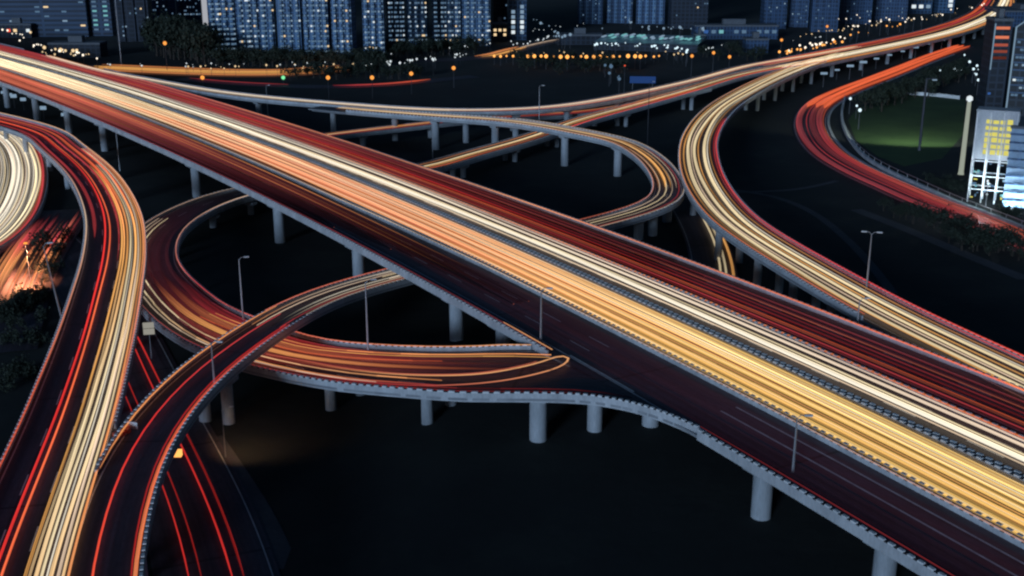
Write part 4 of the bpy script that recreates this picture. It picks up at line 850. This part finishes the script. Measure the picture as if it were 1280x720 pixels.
T = lamp_master('street_lamp', 'little green lamp by the end of the orange street', None, 4, 0, 'green', 1.0); place(T, 354, 97, 4, False)
T = lamp_master('street_lamp', 'pole stacked with a red orange lamp before the dark tower', None, 16, 0, 'lampo', 1.1); place(T, 206, 54, 16, False)
T = lamp_master('street_lamp', 'dull red pole standing by the blue direction sign', None, 14, 0, 'red', .4); place(T, 781, 82, 14, False)
# ---------------------------------------------------------------- signs and small things
P = un(803, 112, 0); T = empty('road_sign', P, -.1, label='blue direction sign on two posts beside the trunk road split', cat='road sign')
mb = MB(); mb.box(-6.5, 6.5, -.1, .1, 3.2, 6.6); mb.build('board', glow('sign_blue', (.03, .09, .32), .5), T)
for x in (-5, 5): mb = MB(); mb.tube([(x, .25, 0, .15), (x, .25, 6.4, .15)], 6); mb.build('post', M['steel'], T)
P = un(187, 423, 4.2); T = empty('sign_board', (P.x, P.y, 0), .2, label='small cream board in two rows on a post between the left viaduct and the loop', cat='sign board')
for z in (5.0, 6.25): mb = MB(); mb.box(-1.0, 1.0, -.1, .1, z, z + 1.1); mb.build('board', glow('sign_cream', (.75, .72, .62), .38), T)
mb = MB(); mb.tube([(0, .2, 0, .1), (0, .2, 7.2, .1)], 6); mb.build('post', M['steel'], T)
P = un(145, 549, 9.02); T = empty('crash_cushion', P, -.3, label='red crash cushion of drums at the gore between the left viaduct and the ramp', cat='crash cushion')
M['cushion'] = plain('cushion_red', (.62, .10, .05), .5)
for i, (x, y) in enumerate(((0, 0), (.8, .5), (.1, 1.1), (.9, 1.6), (.4, 2.3))):
    mb = MB(); mb.tube([(x, y, 0, .42), (x, y, .3, .45), (x, y, 1.05, .40), (x, y, 1.1, .3)], 12); mb.build('drum', M['cushion'], T)
mb = MB(); mb.box(.0, 1.6, 2.9, 3.05, .2, 1.5); mb.build('board', M['block'], T)
mb = MB(); mb.tube([(.8, 3.1, 0, .06), (.8, 3.1, 1.4, .06)], 6); mb.build('post', M['steel'], T)
P = un(222, 566, 7.6); T = empty('deck_lamp', P, label='little orange lamp box hanging below the lower left ramp over the dark road', cat='lamp')
mb = MB(); mb.box(-.55, .55, -.4, .4, -.5, .4); mb.build('housing', M['g_orange'], T)
mb = MB(); mb.tube([(-.3, 0, .4, .06), (-1.0, 0, 1.6, .06)], 6); mb.build('bracket', M['steel'], T)
P = un(282, 572, 0); T = empty('work_lamp', P, label='slim work lamp casting a dim amber patch on the dark ground by the piers', cat='lamp')
mb = MB(); mb.tube([(0, 0, -.3, .10), (0, 0, 8, .06), (.4, .1, 8.3, .05), (1.2, .3, 8.35, .04)], 6); mb.build('pole', M['steel'], T)
mb = MB(); mb.box(1.1, 1.7, .15, .45, 8.3, 8.45); mb.build('lamp_head', M['block'], T)
ld = bpy.data.lights.new('work_lamp_light', 'SPOT'); ld.energy = 2600; ld.color = (1, .55, .24); ld.spot_size = R(118); ld.spot_blend = .9; ld.shadow_soft_size = .3
lo = bpy.data.objects.new('work_lamp_light', ld); col.objects.link(lo); lo.parent = T; lo.location = (1.4, .3, 8.25)
lo.rotation_euler = (P + Vector((1.4, .3, 8.25)) - un(322, 553, 0)).to_track_quat('Z', 'Y').to_euler()

# ---------------------------------------------------------------- trees
def crown_mesh(seed, n=420, shrub=False):
    rnd = random.Random(seed); mb = MB(); blobs = []
    for k in range(9 if not shrub else 6):
        a = rnd.uniform(0, 6.28); q = rnd.uniform(0, .62)
        blobs.append((q * math.cos(a), q * math.sin(a), rnd.uniform(.42, .9) if not shrub else rnd.uniform(.2, .6), rnd.uniform(.22, .40)))
    for k in range(n):
        bx, by, bz, br = rnd.choice(blobs)
        d = Vector((rnd.gauss(0, 1), rnd.gauss(0, 1), rnd.gauss(0, .8))).normalized() * br * rnd.uniform(.55, 1.05)
        c = Vector((bx, by, bz)) + d; t = Vector((rnd.gauss(0, 1), rnd.gauss(0, 1), rnd.gauss(0, 1))).normalized(); b = t.cross(d).normalized() if t.cross(d).length > 1e-4 else Vector((1, 0, 0))
        z = rnd.uniform(.035, .075); mb.face([c + t*z, c + b*z*.7, c - t*z, c - b*z*.7])
    return mb.mesh('crown', M['leaf'])
crowns = [crown_mesh(s_) for s_ in range(5)]; shrubs = [crown_mesh(50 + s_, 300, True) for s_ in range(3)]
tm = MB(); tm.tube([(0, 0, -.03, .05), (0, 0, .2, .035), (.02, .01, .55, .02)], 7)
for a in (0, 2.1, 4.2): tm.tube([(0, 0, .3, .022), (.2 * math.cos(a), .2 * math.sin(a), .55, .012), (.36 * math.cos(a), .36 * math.sin(a), .72, .006)], 5)
trunk_me = tm.mesh('trunk', M['bark'])
def tree(x, y, h, label, group, shrub=False, wide=1.0):
    p = un(x, y, 0); T = empty('shrub' if shrub else 'tree', p, random.uniform(0, 6.28), label=label, cat='shrub' if shrub else 'tree', group=group)
    c = link('crown', random.choice(shrubs if shrub else crowns), T)
    if not shrub: link('trunk', trunk_me, T)
    T.scale = (h * .75 * wide, h * .75 * wide, h); return T
def row(label, group, boxes, hr, shrub=False, wide=1.0):
    for x0, x1, y0, y1, n, jit in boxes:
        for i in range(n):
            f = (i + random.uniform(.1, .9)) / n; tree(x0 + (x1 - x0) * f, y0 + (y1 - y0) * f + random.uniform(-jit, jit), random.uniform(*hr), label, group, shrub, wide)
row('dark tree on the wooded hill left of the apartment towers', 'trees of the wooded hill', [(192, 264, 58, 74, 22, 4), (196, 262, 68, 80, 16, 3)], (15, 22))
row('dark tree in the belt at the foot of the apartment towers', 'trees at the foot of the towers', [(268, 345, 82, 83, 22, 1.5), (345, 480, 83, 84, 30, 1.5), (482, 600, 72, 66, 22, 2.5)], (7, 11), False, 1.3)
row('dark tree between the orange street and the white viaduct', 'trees before the orange street', [(360, 530, 99, 97, 20, 2)], (5, 9), False, 1.3)
row('dark tree in the open ground before the depot', 'trees before the depot', [(640, 780, 84, 92, 18, 8), (870, 960, 72, 76, 8, 4)], (6, 10), False, 1.3)
row('dark tree along the red lit road beside the lawn', 'trees along the red lit road', [(1078, 1206, 139, 88, 24, 2), (1100, 1212, 138, 100, 14, 5)], (6, 9), False, 1.2)
row('dark tree on the slope below the curving red road', 'trees below the curving red road', [(1100, 1280, 262, 322, 20, 6), (1180, 1280, 300, 335, 8, 10)], (3, 6), False, 1.3)
row('pale lit shrub at the foot of the frame tower', 'shrubs by the frame tower', [(1160, 1212, 226, 240, 16, 6), (1250, 1280, 264, 276, 8, 4)], (2, 4.5), True, 1.2)
row('shrub catching orange light below the far left bend', 'orange lit shrubs at the left', [(56, 84, 352, 296, 12, 5), (2, 60, 402, 372, 20, 6), (40, 60, 330, 300, 6, 3)], (2.5, 5.5), True, 1.2)
row('dark reddish shrub at the left edge below the orange lit ones', 'dark shrubs at the left edge', [(0, 60, 425, 415, 8, 14), (0, 40, 480, 470, 6, 12)], (3, 5), True)
P = un(38, 352, 0); T = empty('work_lamp', P, label='strong orange flood lamp on a short mast among the shrubs at the left edge', cat='lamp')
mb = MB(); mb.tube([(0, 0, 0, .1), (0, 0, 9, .08)], 6); mb.build('pole', M['steel'], T); mb = MB(); mb.box(-.35, .35, -.3, .3, 9, 9.35); mb.build('lamp_head', M['g_lampo'], T)
ld = bpy.data.lights.new('flood_light', 'SPOT'); ld.energy = 90000; ld.color = (1.0, .34, .15); ld.spot_size = R(125); ld.spot_blend = .8; ld.shadow_soft_size = .3
lo = bpy.data.objects.new('flood_light', ld); col.objects.link(lo); lo.parent = T; lo.location = (-.3, -.5, 8.8); lo.rotation_euler = (R(20), 0, R(110))

# ================================================================== DUSK LIGHT
w = bpy.data.worlds.new('World'); scene.world = w; w.use_nodes = True
nt = w.node_tree; nt.nodes.clear()
sky = nt.nodes.new('ShaderNodeTexSky'); sky.sky_type = 'NISHITA'; sky.sun_disc = False
SUN_EL, SUN_AZ = R(3), R(205)            # the last glow, low behind the camera and to its left
sky.sun_elevation = SUN_EL; sky.sun_rotation = SUN_AZ
sky.air_density = 1.0; sky.dust_density = .4; sky.ozone_density = 4.0
bg = nt.nodes.new('ShaderNodeBackground'); bg.inputs[1].default_value = .055
out = nt.nodes.new('ShaderNodeOutputWorld'); nt.links.new(sky.outputs[0], bg.inputs[0]); nt.links.new(bg.outputs[0], out.inputs[0])
sd = bpy.data.lights.new('sun', 'SUN'); sd.energy = 1.6; sd.angle = R(12); sd.color = (.48, .70, 1.0)
so = bpy.data.objects.new('sun', sd); col.objects.link(so)
sdir = Vector((math.sin(SUN_AZ) * math.cos(R(9)), math.cos(SUN_AZ) * math.cos(R(9)), math.sin(R(9))))
so.rotation_euler = sdir.to_track_quat('Z', 'Y').to_euler()

vs = scene.view_settings; vs.view_transform = 'Standard'; vs.look = 'None'; vs.gamma = 1; vs.exposure = 0; vs.use_curve_mapping = False
c = scene.cycles
c.use_denoising = True
try: c.denoiser = 'OPENIMAGEDENOISE'
except Exception: pass
c.max_bounces = 6; c.diffuse_bounces = 3; c.glossy_bounces = 2; c.transparent_max_bounces = 24
c.use_light_tree = True; c.sample_clamp_indirect = 4
c.pixel_filter_type = 'BLACKMAN_HARRIS'; c.filter_width = 2.3
